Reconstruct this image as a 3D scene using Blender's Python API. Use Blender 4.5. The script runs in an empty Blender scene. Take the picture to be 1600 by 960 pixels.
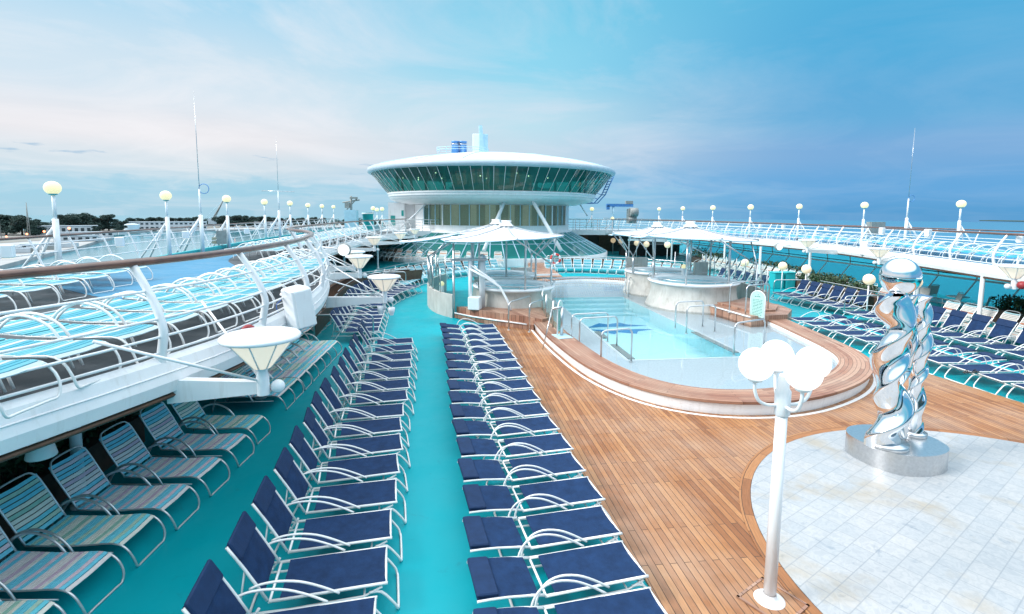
import bpy, math, random
from mathutils import Vector, Matrix
random.seed(7)
R = math.radians
PI = math.pi
C = bpy.context.scene.collection
S = bpy.context.scene

# ------------------------------------------------------------------ camera
CAM = Vector((0, 0, 4.4))
yaw, pit, roll = R(7.26), R(6.2), R(0.42)
fw = Vector((math.sin(yaw)*math.cos(pit), math.cos(yaw)*math.cos(pit), -math.sin(pit)))
rt = Vector((math.cos(yaw), -math.sin(yaw), 0))
up = rt.cross(fw)
rt2 = math.cos(roll)*rt + math.sin(roll)*up
up2 = -math.sin(roll)*rt + math.cos(roll)*up
cd = bpy.data.cameras.new('camera'); cam = bpy.data.objects.new('camera', cd); C.objects.link(cam)
m = Matrix((rt2, up2, -fw)).transposed().to_4x4(); m.translation = CAM
cam.matrix_world = m
cd.sensor_fit = 'HORIZONTAL'; cd.sensor_width = 36; cd.lens = 18.0
cd.shift_x = 0; cd.shift_y = -60/1600
cd.clip_start = 0.05; cd.clip_end = 9000
S.camera = cam
# ------------------------------------------------------------------ sky
EXPO = 0.45
S.view_settings.view_transform = 'Standard'; S.view_settings.look = 'None'
S.view_settings.exposure = EXPO; S.view_settings.gamma = 1
SUN_AZ = R(-95)      # compass direction of the glow, measured from +Y
SUN_EL = R(38)
def lin(c):
    c = c/255
    return c/12.92 if c <= .04045 else ((c+.055)/1.055)**2.4
def L3(r, g, b, k=1.0): return (lin(r)*k, lin(g)*k, lin(b)*k, 1)
w = bpy.data.worlds.new('World'); S.world = w; w.use_nodes = True
nt = w.node_tree; nt.nodes.clear()
def N(t, **kw):
    n = nt.nodes.new(t)
    for k, v in kw.items(): setattr(n, k, v)
    return n
tc = N('ShaderNodeTexCoord'); sep = N('ShaderNodeSeparateXYZ'); nt.links.new(tc.outputs['Generated'], sep.inputs[0])
def ramp(src, stops, tree=None, interp='EASE'):
    tree = tree or nt
    r = tree.nodes.new('ShaderNodeValToRGB'); r.color_ramp.interpolation = interp
    e = r.color_ramp.elements
    while len(e) < len(stops): e.new(0.5)
    for i, (p, c) in enumerate(stops): e[i].position = p; e[i].color = c
    tree.links.new(src, r.inputs[0]); return r.outputs[0]
def Mth(op, a, b=None, tree=None, clamp=False):
    tree = tree or nt
    n = tree.nodes.new('ShaderNodeMath'); n.operation = op; n.use_clamp = clamp
    for i, v in enumerate((a, b)):
        if v is None: continue
        if isinstance(v, (int, float)): n.inputs[i].default_value = v
        else: tree.links.new(v, n.inputs[i])
    return n.outputs[0]
def Mix(f, a, b, tree=None, blend='MIX'):
    tree = tree or nt
    n = tree.nodes.new('ShaderNodeMix'); n.data_type = 'RGBA'; n.blend_type = blend
    for s, v in ((0, f), (6, a), (7, b)):
        if isinstance(v, (int, float)): n.inputs[s].default_value = v
        elif isinstance(v, tuple): n.inputs[s].default_value = v
        else: tree.links.new(v, n.inputs[s])
    return n.outputs[2]
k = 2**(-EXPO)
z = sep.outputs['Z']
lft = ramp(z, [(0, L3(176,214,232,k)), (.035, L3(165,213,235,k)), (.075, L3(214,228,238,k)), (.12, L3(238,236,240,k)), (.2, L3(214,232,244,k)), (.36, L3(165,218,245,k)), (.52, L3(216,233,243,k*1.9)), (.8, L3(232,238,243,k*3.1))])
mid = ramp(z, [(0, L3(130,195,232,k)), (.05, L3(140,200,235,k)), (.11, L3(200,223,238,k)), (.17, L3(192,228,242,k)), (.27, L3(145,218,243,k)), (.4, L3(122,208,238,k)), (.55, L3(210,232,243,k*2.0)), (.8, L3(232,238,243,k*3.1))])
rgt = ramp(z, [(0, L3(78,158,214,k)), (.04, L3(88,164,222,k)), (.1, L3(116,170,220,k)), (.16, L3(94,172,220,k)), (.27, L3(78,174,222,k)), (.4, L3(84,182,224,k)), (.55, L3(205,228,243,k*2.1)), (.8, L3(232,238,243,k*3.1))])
dv = N('ShaderNodeVectorMath', operation='DOT_PRODUCT'); nt.links.new(tc.outputs['Generated'], dv.inputs[0]); dv.inputs[1].default_value = rt
f1 = N('ShaderNodeMapRange', interpolation_type='SMOOTHSTEP'); nt.links.new(dv.outputs['Value'], f1.inputs[0])
f1.inputs[1].default_value = -.5; f1.inputs[2].default_value = .05
f2 = N('ShaderNodeMapRange', interpolation_type='SMOOTHSTEP'); nt.links.new(dv.outputs['Value'], f2.inputs[0])
f2.inputs[1].default_value = .0; f2.inputs[2].default_value = .55
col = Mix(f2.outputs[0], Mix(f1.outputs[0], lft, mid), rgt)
# high wispy cloud: planar projection of the direction
zp = Mth('ADD', Mth('MAXIMUM', z, 0), .12)
px = Mth('DIVIDE', sep.outputs['X'], zp); py = Mth('DIVIDE', sep.outputs['Y'], zp)
cmb = N('ShaderNodeCombineXYZ'); nt.links.new(px, cmb.inputs[0]); nt.links.new(py, cmb.inputs[1])
def noise(tree, vec, scale, detail=5, rough=.55, dist=0):
    n = tree.nodes.new('ShaderNodeTexNoise'); n.inputs['Scale'].default_value = scale; n.inputs['Detail'].default_value = detail
    n.inputs['Roughness'].default_value = rough; n.inputs['Distortion'].default_value = dist
    if vec is not None: tree.links.new(vec, n.inputs['Vector'])
    return n.outputs['Fac']
c1 = noise(nt, cmb.outputs[0], .9, 8, .62, .6)
cm = ramp(c1, [(.44, (0,0,0,1)), (.70, (1,1,1,1))], interp='LINEAR')
lfac = Mth('SUBTRACT', 1, f2.outputs[0])
cfac = Mth('MULTIPLY', Mth('MULTIPLY', cm, Mth('ADD', Mth('MULTIPLY', lfac, .55), .1)), 1)
col = Mix(cfac, col, Mix(f1.outputs[0], L3(248,246,249,k*1.02), L3(225,232,245,k)))
# low bluish cloud bank near the horizon on the left, and a few dark scraps
mp = N('ShaderNodeMapping'); nt.links.new(tc.outputs['Generated'], mp.inputs[0]); mp.inputs['Scale'].default_value = (9, 9, 16)
c2 = noise(nt, mp.outputs[0], 1.2, 6, .6)
lim = Mth('ADD', Mth('MULTIPLY', c2, .085), .008)
bank = N('ShaderNodeMapRange', interpolation_type='SMOOTHSTEP'); nt.links.new(Mth('SUBTRACT', lim, z), bank.inputs[0])
bank.inputs[1].default_value = -.003; bank.inputs[2].default_value = .006
bf = Mth('MULTIPLY', Mth('MULTIPLY', bank.outputs[0], lfac), .5)
col = Mix(bf, col, L3(158,210,234,k))
mp3 = N('ShaderNodeMapping'); nt.links.new(tc.outputs['Generated'], mp3.inputs[0]); mp3.inputs['Scale'].default_value = (7, 7, 42)
c3 = ramp(noise(nt, mp3.outputs[0], 1.6, 5, .55), [(.63, (0,0,0,1)), (.70, (1,1,1,1))], interp='LINEAR')
band = N('ShaderNodeMapRange', interpolation_type='SMOOTHSTEP'); nt.links.new(Mth('ABSOLUTE', Mth('SUBTRACT', z, .085)), band.inputs[0])
band.inputs[1].default_value = .035; band.inputs[2].default_value = .012
col = Mix(Mth('MULTIPLY', Mth('MULTIPLY', c3, band.outputs[0]), Mth('MULTIPLY', lfac, .5)), col, L3(120,175,215,k))
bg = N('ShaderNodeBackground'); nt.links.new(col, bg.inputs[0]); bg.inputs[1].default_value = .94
sky = N('ShaderNodeTexSky', sky_type='NISHITA', sun_disc=False, sun_elevation=SUN_EL, sun_rotation=SUN_AZ)
bg2 = N('ShaderNodeBackground'); nt.links.new(sky.outputs[0], bg2.inputs[0]); bg2.inputs[1].default_value = .006
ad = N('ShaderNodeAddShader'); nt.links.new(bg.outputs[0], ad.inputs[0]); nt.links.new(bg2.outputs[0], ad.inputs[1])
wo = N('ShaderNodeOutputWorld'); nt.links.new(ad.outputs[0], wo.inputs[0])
sd = bpy.data.lights.new('sun', 'SUN'); sd.energy = 2.5; sd.angle = R(18); sd.color = (1, .96, .93)
sun = bpy.data.objects.new('sun', sd); C.objects.link(sun)
sv = Vector((math.sin(SUN_AZ)*math.cos(SUN_EL), math.cos(SUN_AZ)*math.cos(SUN_EL), math.sin(SUN_EL)))
sun.rotation_euler = sv.to_track_quat('Z', 'Y').to_euler(); sun.location = (0, 0, 60)
S.cycles.max_bounces = 8; S.cycles.transparent_max_bounces = 16

# ------------------------------------------------------------------ projection helpers (turn a sighting into a real position)
def ray(x, y): return fw*800 + rt2*(x-800) - up2*(y-420)
def U(x, y, z=0):
    d = ray(x, y); return CAM + d*((z-CAM.z)/d.z)
def UY(x, y, Y):
    d = ray(x, y); return CAM + d*(Y/d.y)
# ------------------------------------------------------------------ materials
def mat(name, col, rough=.5, metal=0, spec=.5, var=0, vs=3, bump=0, bs=60, emit=None, es=1, trans=0, sheen=0, coat=0):
    m = bpy.data.materials.new(name); m.use_nodes = True; t = m.node_tree
    b = t.nodes['Principled BSDF']
    c = col if len(col) == 4 else (*col, 1)
    b.inputs['Base Color'].default_value = c; b.inputs['Roughness'].default_value = rough; b.inputs['Metallic'].default_value = metal
    b.inputs['Specular IOR Level'].default_value = spec
    if coat: b.inputs['Coat Weight'].default_value = coat; b.inputs['Coat Roughness'].default_value = .1
    g = t.nodes.new('ShaderNodeNewGeometry').outputs['Position'] if (var or bump) else None
    if var:
        f = noise(t, g, vs, 6, .6)
        a = tuple(min(1, x*(1-var)) for x in c[:3])+(1,); d = tuple(min(1, x*(1+var)) for x in c[:3])+(1,)
        t.links.new(ramp(f, [(.3, a), (.7, d)], t, 'LINEAR'), b.inputs['Base Color'])
    if bump:
        f = noise(t, g, bs, 4, .6); bn = t.nodes.new('ShaderNodeBump'); bn.inputs['Strength'].default_value = bump; bn.inputs['Distance'].default_value = .01
        t.links.new(f, bn.inputs['Height']); t.links.new(bn.outputs[0], b.inputs['Normal'])
    if emit: b.inputs['Emission Color'].default_value = (*emit, 1); b.inputs['Emission Strength'].default_value = es
    if trans: b.inputs['Alpha'].default_value = 1-trans
    return m
def tree_of(m): return m.node_tree, m.node_tree.nodes['Principled BSDF']
M = {}
M['white'] = mat('white_paint', (.84,.85,.86), .35, var=.05, vs=1.5, bump=.08, bs=25)
M['whitegloss'] = mat('white_gloss', (.84,.86,.88), .22, var=.03, vs=6)
M['frame'] = mat('white_tube', (.80,.81,.80), .32, var=.05, vs=9)
M['silver'] = mat('silver_tube', (.62,.63,.64), .3, metal=.6, var=.08, vs=9)
M['steel'] = mat('brushed_steel', (.62,.63,.64), .28, metal=1, var=.1, vs=20)
M['chrome'] = mat('polished_steel', (.86,.86,.87), .04, metal=1)
M['navy'] = mat('navy_mesh', (.010,.034,.098), .8, spec=.2, var=.25, vs=7, bump=.5, bs=220)
M['navypad'] = mat('navy_pad', (.009,.030,.088), .7, spec=.25, var=.18, vs=9, bump=.3, bs=160)
M['cap'] = mat('varnished_rail', (.13,.055,.035), .28, var=.35, vs=5, coat=.5)
M['brown'] = mat('brown_board', (.12,.06,.035), .5, var=.3, vs=6)
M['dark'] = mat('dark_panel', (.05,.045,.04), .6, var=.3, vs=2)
M['ceil'] = mat('soffit', (.25,.2,.17), .6, var=.2, vs=2)
M['stone'] = mat('tub_stone', (.52,.51,.475), .55, var=.16, vs=1.7, bump=.2, bs=18)
M['rubber'] = mat('black_rubber', (.02,.02,.02), .6)
M['greybox'] = mat('grey_box', (.28,.30,.29), .5, var=.15, vs=6)
M['red'] = mat('dull_red', (.32,.03,.035), .45, var=.2, vs=20)
M['redpaint'] = mat('ring_red', (.6,.05,.04), .45)
M['leaf'] = mat('planter_leaf', (.035,.075,.03), .55, var=.5, vs=3)
M['leaf2'] = mat('casuarina', (.03,.065,.055), .8, var=.4, vs=.15)
M['bark'] = mat('bark', (.07,.055,.045), .9, var=.3, vs=3)
M['soil'] = mat('planter_box', (.10,.055,.04), .7, var=.3, vs=4)
M['globe'] = mat('globe_lit', (.55,.52,.36), .3, emit=(1,.90,.46), es=.52)
M['globew'] = mat('globe_white', (.95,.95,.93), .3, emit=(1,.97,.93), es=.5)
M['globeo'] = mat('globe_amber', (.9,.7,.5), .4, emit=(1,.72,.42), es=.35)
M['peach'] = mat('lit_shade', (.92,.82,.7), .5, emit=(1,.82,.62), es=.42)
M['redlight'] = mat('harbour_lamp', (1,.3,.1), .4, emit=(1,.25,.12), es=4)
M['lamp_in'] = mat('inside_lamp', (1,.8,.6), .4, emit=(1,.72,.5), es=3)
M['rim'] = mat('rim_paint', (.48,.56,.62), .3, var=.08, vs=1)
M['roof'] = mat('roof_paint', (.62,.69,.74), .45, var=.07, vs=.8)
M['fabric'] = mat('canopy_fabric', (.82,.84,.88), .8, var=.04, vs=2)
M['bluemet'] = mat('blue_funnel', (.10,.28,.60), .35, metal=.4, var=.15, vs=4)
M['ltblue'] = mat('light_blue_paint', (.45,.68,.80), .45, var=.08, vs=3)
M['aquapaint'] = mat('aqua_paint', (.02,.42,.45), .45, var=.1, vs=3)
M['signface'] = mat('sign_face', (.42,.68,.62), .5, var=.04, vs=6)
M['signink'] = mat('sign_ink', (.02,.16,.15), .6)
M['blueink'] = mat('blue_ink', (.05,.14,.42), .6)
M['curtain'] = mat('curtain', (.42,.40,.30), .8, var=.35, vs=.8)
M['litcurtain'] = mat('lit_curtain', (.55,.55,.46), .8, var=.12, vs=2, emit=(1,.95,.8), es=.16)  # faint glow in the material stands in for room lights behind the drum windows
M['litroom'] = mat('lit_room', (.38,.26,.20), .7, emit=(.9,.75,.55), es=.07)  # weak warm glow on curtains and lounge core, added in place of interior lighting
M['brownint'] = mat('brown_interior', (.16,.08,.05), .6, var=.4, vs=.8)
M['sand'] = mat('sandy_land', (.22,.22,.2), .9, var=.35, vs=.02)
M['quay'] = mat('quay_concrete', (.34,.35,.35), .85, var=.25, vs=.05)
M['bldg'] = mat('building_wall', (.55,.58,.60), .8, var=.12, vs=.1)
M['bldgroof'] = mat('building_roof', (.42,.5,.56), .7, var=.15, vs=.1)
M['bldgdark'] = mat('window_dark', (.03,.05,.06), .2)
M['tank'] = mat('tank_paint', (.62,.72,.78), .5, var=.06, vs=.3)
M['hull'] = mat('hull_paint', (.75,.77,.78), .5, var=.05, vs=.5)

def strapmat(name, cols, var=.08):
    return [mat('%s_%d' % (name, i), c, .45, var=var, vs=14) for i, c in enumerate(cols)]
ST = {
 'mauve': strapmat('strap_mauve', [(.22,.72,.88), (.92,.86,.80), (.74,.54,.66), (.90,.82,.80), (.20,.70,.88), (.86,.68,.74)]),
 'green': strapmat('strap_green', [(.20,.72,.86), (.92,.88,.74), (.40,.66,.54), (.88,.86,.76), (.20,.74,.86), (.52,.74,.60)]),
 'aqua': strapmat('strap_aqua', [(.08,.40,.48), (.46,.58,.62), (.10,.38,.46), (.04,.32,.42), (.48,.60,.64), (.12,.42,.50)]),
 'sea': strapmat('strap_sea', [(.01,.34,.48), (.02,.38,.50), (.01,.30,.44), (.03,.40,.54)]),
 'cream': strapmat('strap_cream', [(.58,.57,.54), (.60,.57,.52), (.50,.20,.11), (.58,.60,.59), (.30,.50,.54), (.60,.57,.54)]),
 'grey': strapmat('strap_grey', [(.22,.32,.34), (.34,.36,.36), (.18,.26,.28), (.30,.32,.34), (.2,.32,.36), (.32,.34,.34)]),
}
def streaks(m, tone, amt):
    t, b = tree_of(m); g = t.nodes.new('ShaderNodeNewGeometry').outputs['Position']
    mp = t.nodes.new('ShaderNodeMapping'); t.links.new(g, mp.inputs[0]); mp.inputs['Scale'].default_value = (5, 5, .5)
    f = ramp(noise(t, mp.outputs[0], 1.6, 7, .7), [(.52, (0,0,0,1)), (.74, (amt,amt,amt,1))], t, 'LINEAR')
    src = b.inputs['Base Color'].links[0].from_socket; t.links.new(Mix(f, src, (*tone,1), t), b.inputs['Base Color'])
streaks(M['stone'], (.30,.27,.22), .75); streaks(M['white'], (.50,.47,.42), .35)
# turquoise deck coating
def deckmat(name, c, dirt=.12):
    m = mat(name, c, .5, spec=.22); t, b = tree_of(m)
    g = t.nodes.new('ShaderNodeNewGeometry').outputs['Position']
    f = Mth('ADD', Mth('MULTIPLY', noise(t, g, .6, 6, .6), .7), Mth('MULTIPLY', noise(t, g, 9, 4, .6), .3), t)
    if True:
        a = tuple(x*(1-dirt) for x in c)+(1,); d = tuple(min(1, x*(1+dirt)) for x in c)+(1,)
        t.links.new(ramp(f, [(.35, a), (.65, d)], t, 'LINEAR'), b.inputs['Base Color'])
    base_ = b.inputs['Base Color'].links[0].from_socket
    sc_ = ramp(noise(t, g, 2.6, 9, .72, .8), [(.60, (0,0,0,1)), (.72, (.38,.38,.38,1))], t, 'LINEAR')
    t.links.new(Mix(sc_, base_, tuple(x*.45+.02 for x in c)+(1,), t), b.inputs['Base Color'])
    t.links.new(ramp(noise(t, g, 1.1, 5, .6), [(.3, (.3,.3,.3,1)), (.7, (.62,.62,.62,1))], t, 'LINEAR'), b.inputs['Roughness'])
    bn = t.nodes.new('ShaderNodeBump'); bn.inputs['Strength'].default_value = .25; bn.inputs['Distance'].default_value = .004
    t.links.new(noise(t, g, 130, 3, .6), bn.inputs['Height']); t.links.new(bn.outputs[0], b.inputs['Normal'])
    return m
M['deck'] = deckmat('turquoise_coating', (.0,.30,.355), .12)
M['upper'] = deckmat('grey_wet_coating', (.05,.056,.062), .4)
M['walk'] = deckmat('blue_walkway_coating', (.045,.17,.28), .3)
# planks: rows run along local U (x of the vector)
def plankmat(name, cols, width, length, uv=False, bleach=0, rot=90, seam=(.05,.03,.02)):
    m = mat(name, cols[0], .5, spec=.35); t, b = tree_of(m)
    if uv: v = t.nodes.new('ShaderNodeUVMap').outputs[0]; P0 = v
    else: v = t.nodes.new('ShaderNodeNewGeometry').outputs['Position']; P0 = v
    mp = t.nodes.new('ShaderNodeMapping'); t.links.new(v, mp.inputs[0]); mp.inputs['Rotation'].default_value = (0, 0, R(rot) if not uv else 0)
    def brick(c1, c2, mo, ms):
        br = t.nodes.new('ShaderNodeTexBrick'); t.links.new(mp.outputs[0], br.inputs['Vector'])
        br.offset = .37; br.offset_frequency = 2
        br.inputs['Color1'].default_value = c1; br.inputs['Color2'].default_value = c2; br.inputs['Mortar'].default_value = mo
        br.inputs['Scale'].default_value = 1; br.inputs['Mortar Size'].default_value = ms; br.inputs['Mortar Smooth'].default_value = .15; br.inputs['Bias'].default_value = 0
        br.inputs['Brick Width'].default_value = length; br.inputs['Row Height'].default_value = width
        return br
    br = brick((0,0,0,1), (1,1,1,1), (.5,.5,.5,1), .0)
    tone = ramp(br.outputs['Color'], [(0, (*cols[0],1)), (.5, (*cols[1],1)), (1, (*cols[2],1))], t, 'LINEAR')
    mp2 = t.nodes.new('ShaderNodeMapping'); t.links.new(mp.outputs[0], mp2.inputs[0]); mp2.inputs['Scale'].default_value = (1.2, 22, 1)
    gr = ramp(noise(t, mp2.outputs[0], 3.2, 5, .65), [(.3, (.72,.72,.72,1)), (.7, (1.2,1.2,1.2,1))], t, 'LINEAR')
    c = Mix(1.0, tone, gr, t, 'MULTIPLY')
    if bleach:
        bl = ramp(noise(t, P0, .55, 6, .65), [(.42, (0,0,0,1)), (.68, (bleach,bleach,bleach,1))], t, 'LINEAR')
        c = Mix(bl, c, (.44,.33,.25,1), t)
    br2 = brick((1,1,1,1), (1,1,1,1), (0,0,0,1), .0045)
    c = Mix(Mth('SUBTRACT', 1, br2.outputs['Color'], t), c, (*seam,1), t)
    t.links.new(c, b.inputs['Base Color'])
    bn = t.nodes.new('ShaderNodeBump'); bn.inputs['Strength'].default_value = .5; bn.inputs['Distance'].default_value = .004
    t.links.new(br2.outputs['Color'], bn.inputs['Height']); t.links.new(bn.outputs[0], b.inputs['Normal'])
    return m
TK = [(.23,.088,.032), (.33,.14,.052), (.42,.20,.080)]
M['teak'] = plankmat('teak_deck', TK, .095, 1.9, bleach=.42)
M['teakuv'] = plankmat('teak_coping', [(.25,.105,.065), (.37,.185,.12), (.47,.285,.20)], .095, 2.6, uv=True, bleach=.5)
M['teakb'] = plankmat('teak_border', TK, .13, 1.1, uv=True)
M['teakstep'] = plankmat('teak_step', [(.25,.12,.08), (.36,.19,.13), (.46,.28,.2)], .1, 1.9, bleach=.5, rot=70)
def marblemat():
    m = mat('marble_tiles', (.7,.7,.7), .35); t, b = tree_of(m)
    v = t.nodes.new('ShaderNodeNewGeometry').outputs['Position']
    mp = t.nodes.new('ShaderNodeMapping'); t.links.new(v, mp.inputs[0]); mp.inputs['Rotation'].default_value = (0, 0, R(-28))
    def brick(c1, c2, mo, ms):
        br = t.nodes.new('ShaderNodeTexBrick'); t.links.new(mp.outputs[0], br.inputs['Vector']); br.offset = .5
        br.inputs['Color1'].default_value = c1; br.inputs['Color2'].default_value = c2; br.inputs['Mortar'].default_value = mo
        br.inputs['Scale'].default_value = 1; br.inputs['Mortar Size'].default_value = ms; br.inputs['Brick Width'].default_value = .31; br.inputs['Row Height'].default_value = .26
        return br.outputs['Color']
    c = brick((.375,.395,.41,1), (.425,.43,.43,1), (.40,.41,.415,1), 0)
    vein = ramp(noise(t, v, 7.5, 9, .72, 2.2), [(.42, (.55,.62,.70,1)), (.56, (1,1,1,1))], t, 'LINEAR')
    c = Mix(.34, c, vein, t, 'MULTIPLY')
    spot = ramp(noise(t, v, 2.9, 8, .66, .6), [(.61, (0,0,0,1)), (.70, (1,1,1,1))], t, 'LINEAR')
    c = Mix(Mth('MULTIPLY', spot, .7, t), c, (.17,.22,.27,1), t)
    warm = ramp(noise(t, v, .8, 6, .6, .3), [(.54, (0,0,0,1)), (.68, (1,1,1,1))], t, 'LINEAR')
    c = Mix(Mth('MULTIPLY', warm, .55, t), c, (.34,.27,.17,1), t)
    g = brick((1,1,1,1), (1,1,1,1), (0,0,0,1), .007)
    c = Mix(Mth('MULTIPLY', Mth('SUBTRACT', 1, g, t), .5, t), c, (.19,.22,.25,1), t)
    t.links.new(c, b.inputs['Base Color'])
    return m
M['marble'] = marblemat()
M['pooltile'] = mat('pool_tile', (.56,.62,.66), .5, var=.14, vs=22)
M['basin'] = mat('basin_tile', (.55,.86,.90), .5, var=.06, vs=8)
M['basinblue'] = mat('basin_motif', (.01,.22,.52), .5)
M['tubwater'] = mat('tub_water', (.30,.62,.70), .05, var=.1, vs=5, bump=.3, bs=6)
def watermat(name, tint, bs, strength=.12, refl=1.0):
    m = bpy.data.materials.new(name); m.use_nodes = True; t = m.node_tree; t.nodes.clear()
    o = t.nodes.new('ShaderNodeOutputMaterial'); mx = t.nodes.new('ShaderNodeMixShader')
    tr = t.nodes.new('ShaderNodeBsdfTransparent'); tr.inputs[0].default_value = tint
    gl = t.nodes.new('ShaderNodeBsdfGlossy'); gl.inputs['Roughness'].default_value = .03
    fr = t.nodes.new('ShaderNodeFresnel'); fr.inputs[0].default_value = 1.33
    g = t.nodes.new('ShaderNodeNewGeometry').outputs['Position']
    bn = t.nodes.new('ShaderNodeBump'); bn.inputs['Strength'].default_value = strength; bn.inputs['Distance'].default_value = .02
    t.links.new(noise(t, g, bs, 4, .5), bn.inputs['Height'])
    t.links.new(bn.outputs[0], gl.inputs['Normal']); t.links.new(bn.outputs[0], fr.inputs['Normal'])
    t.links.new(Mth('MULTIPLY', fr.outputs[0], refl, t), mx.inputs[0]); t.links.new(tr.outputs[0], mx.inputs[1]); t.links.new(gl.outputs[0], mx.inputs[2]); t.links.new(mx.outputs[0], o.inputs[0])
    return m
M['water'] = watermat('pool_water', (.93,.985,1,1), 2.5)
def glassmat(name, tint, base, solid, rough=.03, refl=1.0):
    # tinted glass: clear part, reflecting part and a milky part lit from behind
    m = bpy.data.materials.new(name); m.use_nodes = True; t = m.node_tree; t.nodes.clear()
    o = t.nodes.new('ShaderNodeOutputMaterial'); m1 = t.nodes.new('ShaderNodeMixShader'); m2 = t.nodes.new('ShaderNodeMixShader')
    tr = t.nodes.new('ShaderNodeBsdfTransparent'); tr.inputs[0].default_value = tint
    p1 = t.nodes.new('ShaderNodeBsdfTranslucent'); p1.inputs[0].default_value = base; p2 = t.nodes.new('ShaderNodeBsdfDiffuse'); p2.inputs[0].default_value = base
    p = t.nodes.new('ShaderNodeMixShader'); p.inputs[0].default_value = .35; t.links.new(p1.outputs[0], p.inputs[1]); t.links.new(p2.outputs[0], p.inputs[2])
    gl = t.nodes.new('ShaderNodeBsdfGlossy'); gl.inputs['Roughness'].default_value = rough
    fr = t.nodes.new('ShaderNodeFresnel'); bf_ = t.nodes.new('ShaderNodeNewGeometry').outputs['Backfacing']; t.links.new(Mth('SUBTRACT', 1.5, Mth('MULTIPLY', bf_, .8333, t), t), fr.inputs[0])
    m1.inputs[0].default_value = solid; t.links.new(tr.outputs[0], m1.inputs[1]); t.links.new(p.outputs[0], m1.inputs[2])
    t.links.new(Mth('MULTIPLY', fr.outputs[0], refl, t), m2.inputs[0]); t.links.new(m1.outputs[0], m2.inputs[1]); t.links.new(gl.outputs[0], m2.inputs[2]); t.links.new(m2.outputs[0], o.inputs[0])
    return m
M['glass'] = glassmat('clear_glass', (.82,.93,.92,1), (.5,.6,.6,1), .04, refl=.35)
M['towerglass'] = glassmat('green_tower_glass', (.24,.60,.52,1), (.18,.66,.60,1), .34)
M['drumglass'] = glassmat('drum_glass', (.6,.82,.72,1), (.22,.50,.42,1), .30)
M['skirtglass'] = glassmat('skirt_glass', (.26,.75,.70,1), (.08,.52,.50,1), .72)
M['wallglass'] = glassmat('turquoise_tinted_glass', (.40,.97,1,1), (.08,.88,.92,1), .50)
def seamat():
    m = bpy.data.materials.new('sea'); m.use_nodes = True; t, b = tree_of(m)
    b.inputs['IOR'].default_value = 1.6; b.inputs['Base Color'].default_value = (.04,.24,.31,1); b.inputs['Roughness'].default_value = .10; b.inputs['Specular IOR Level'].default_value = 1.0
    g = t.nodes.new('ShaderNodeNewGeometry').outputs['Position']
    mp = t.nodes.new('ShaderNodeMapping'); t.links.new(g, mp.inputs[0]); mp.inputs['Scale'].default_value = (.05,.14,.1)
    bn = t.nodes.new('ShaderNodeBump'); bn.inputs['Strength'].default_value = .16; bn.inputs['Distance'].default_value = .5
    t.links.new(noise(t, mp.outputs[0], 1.5, 6, .6), bn.inputs['Height']); t.links.new(bn.outputs[0], b.inputs['Normal'])
    return m
M['sea'] = seamat()

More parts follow.
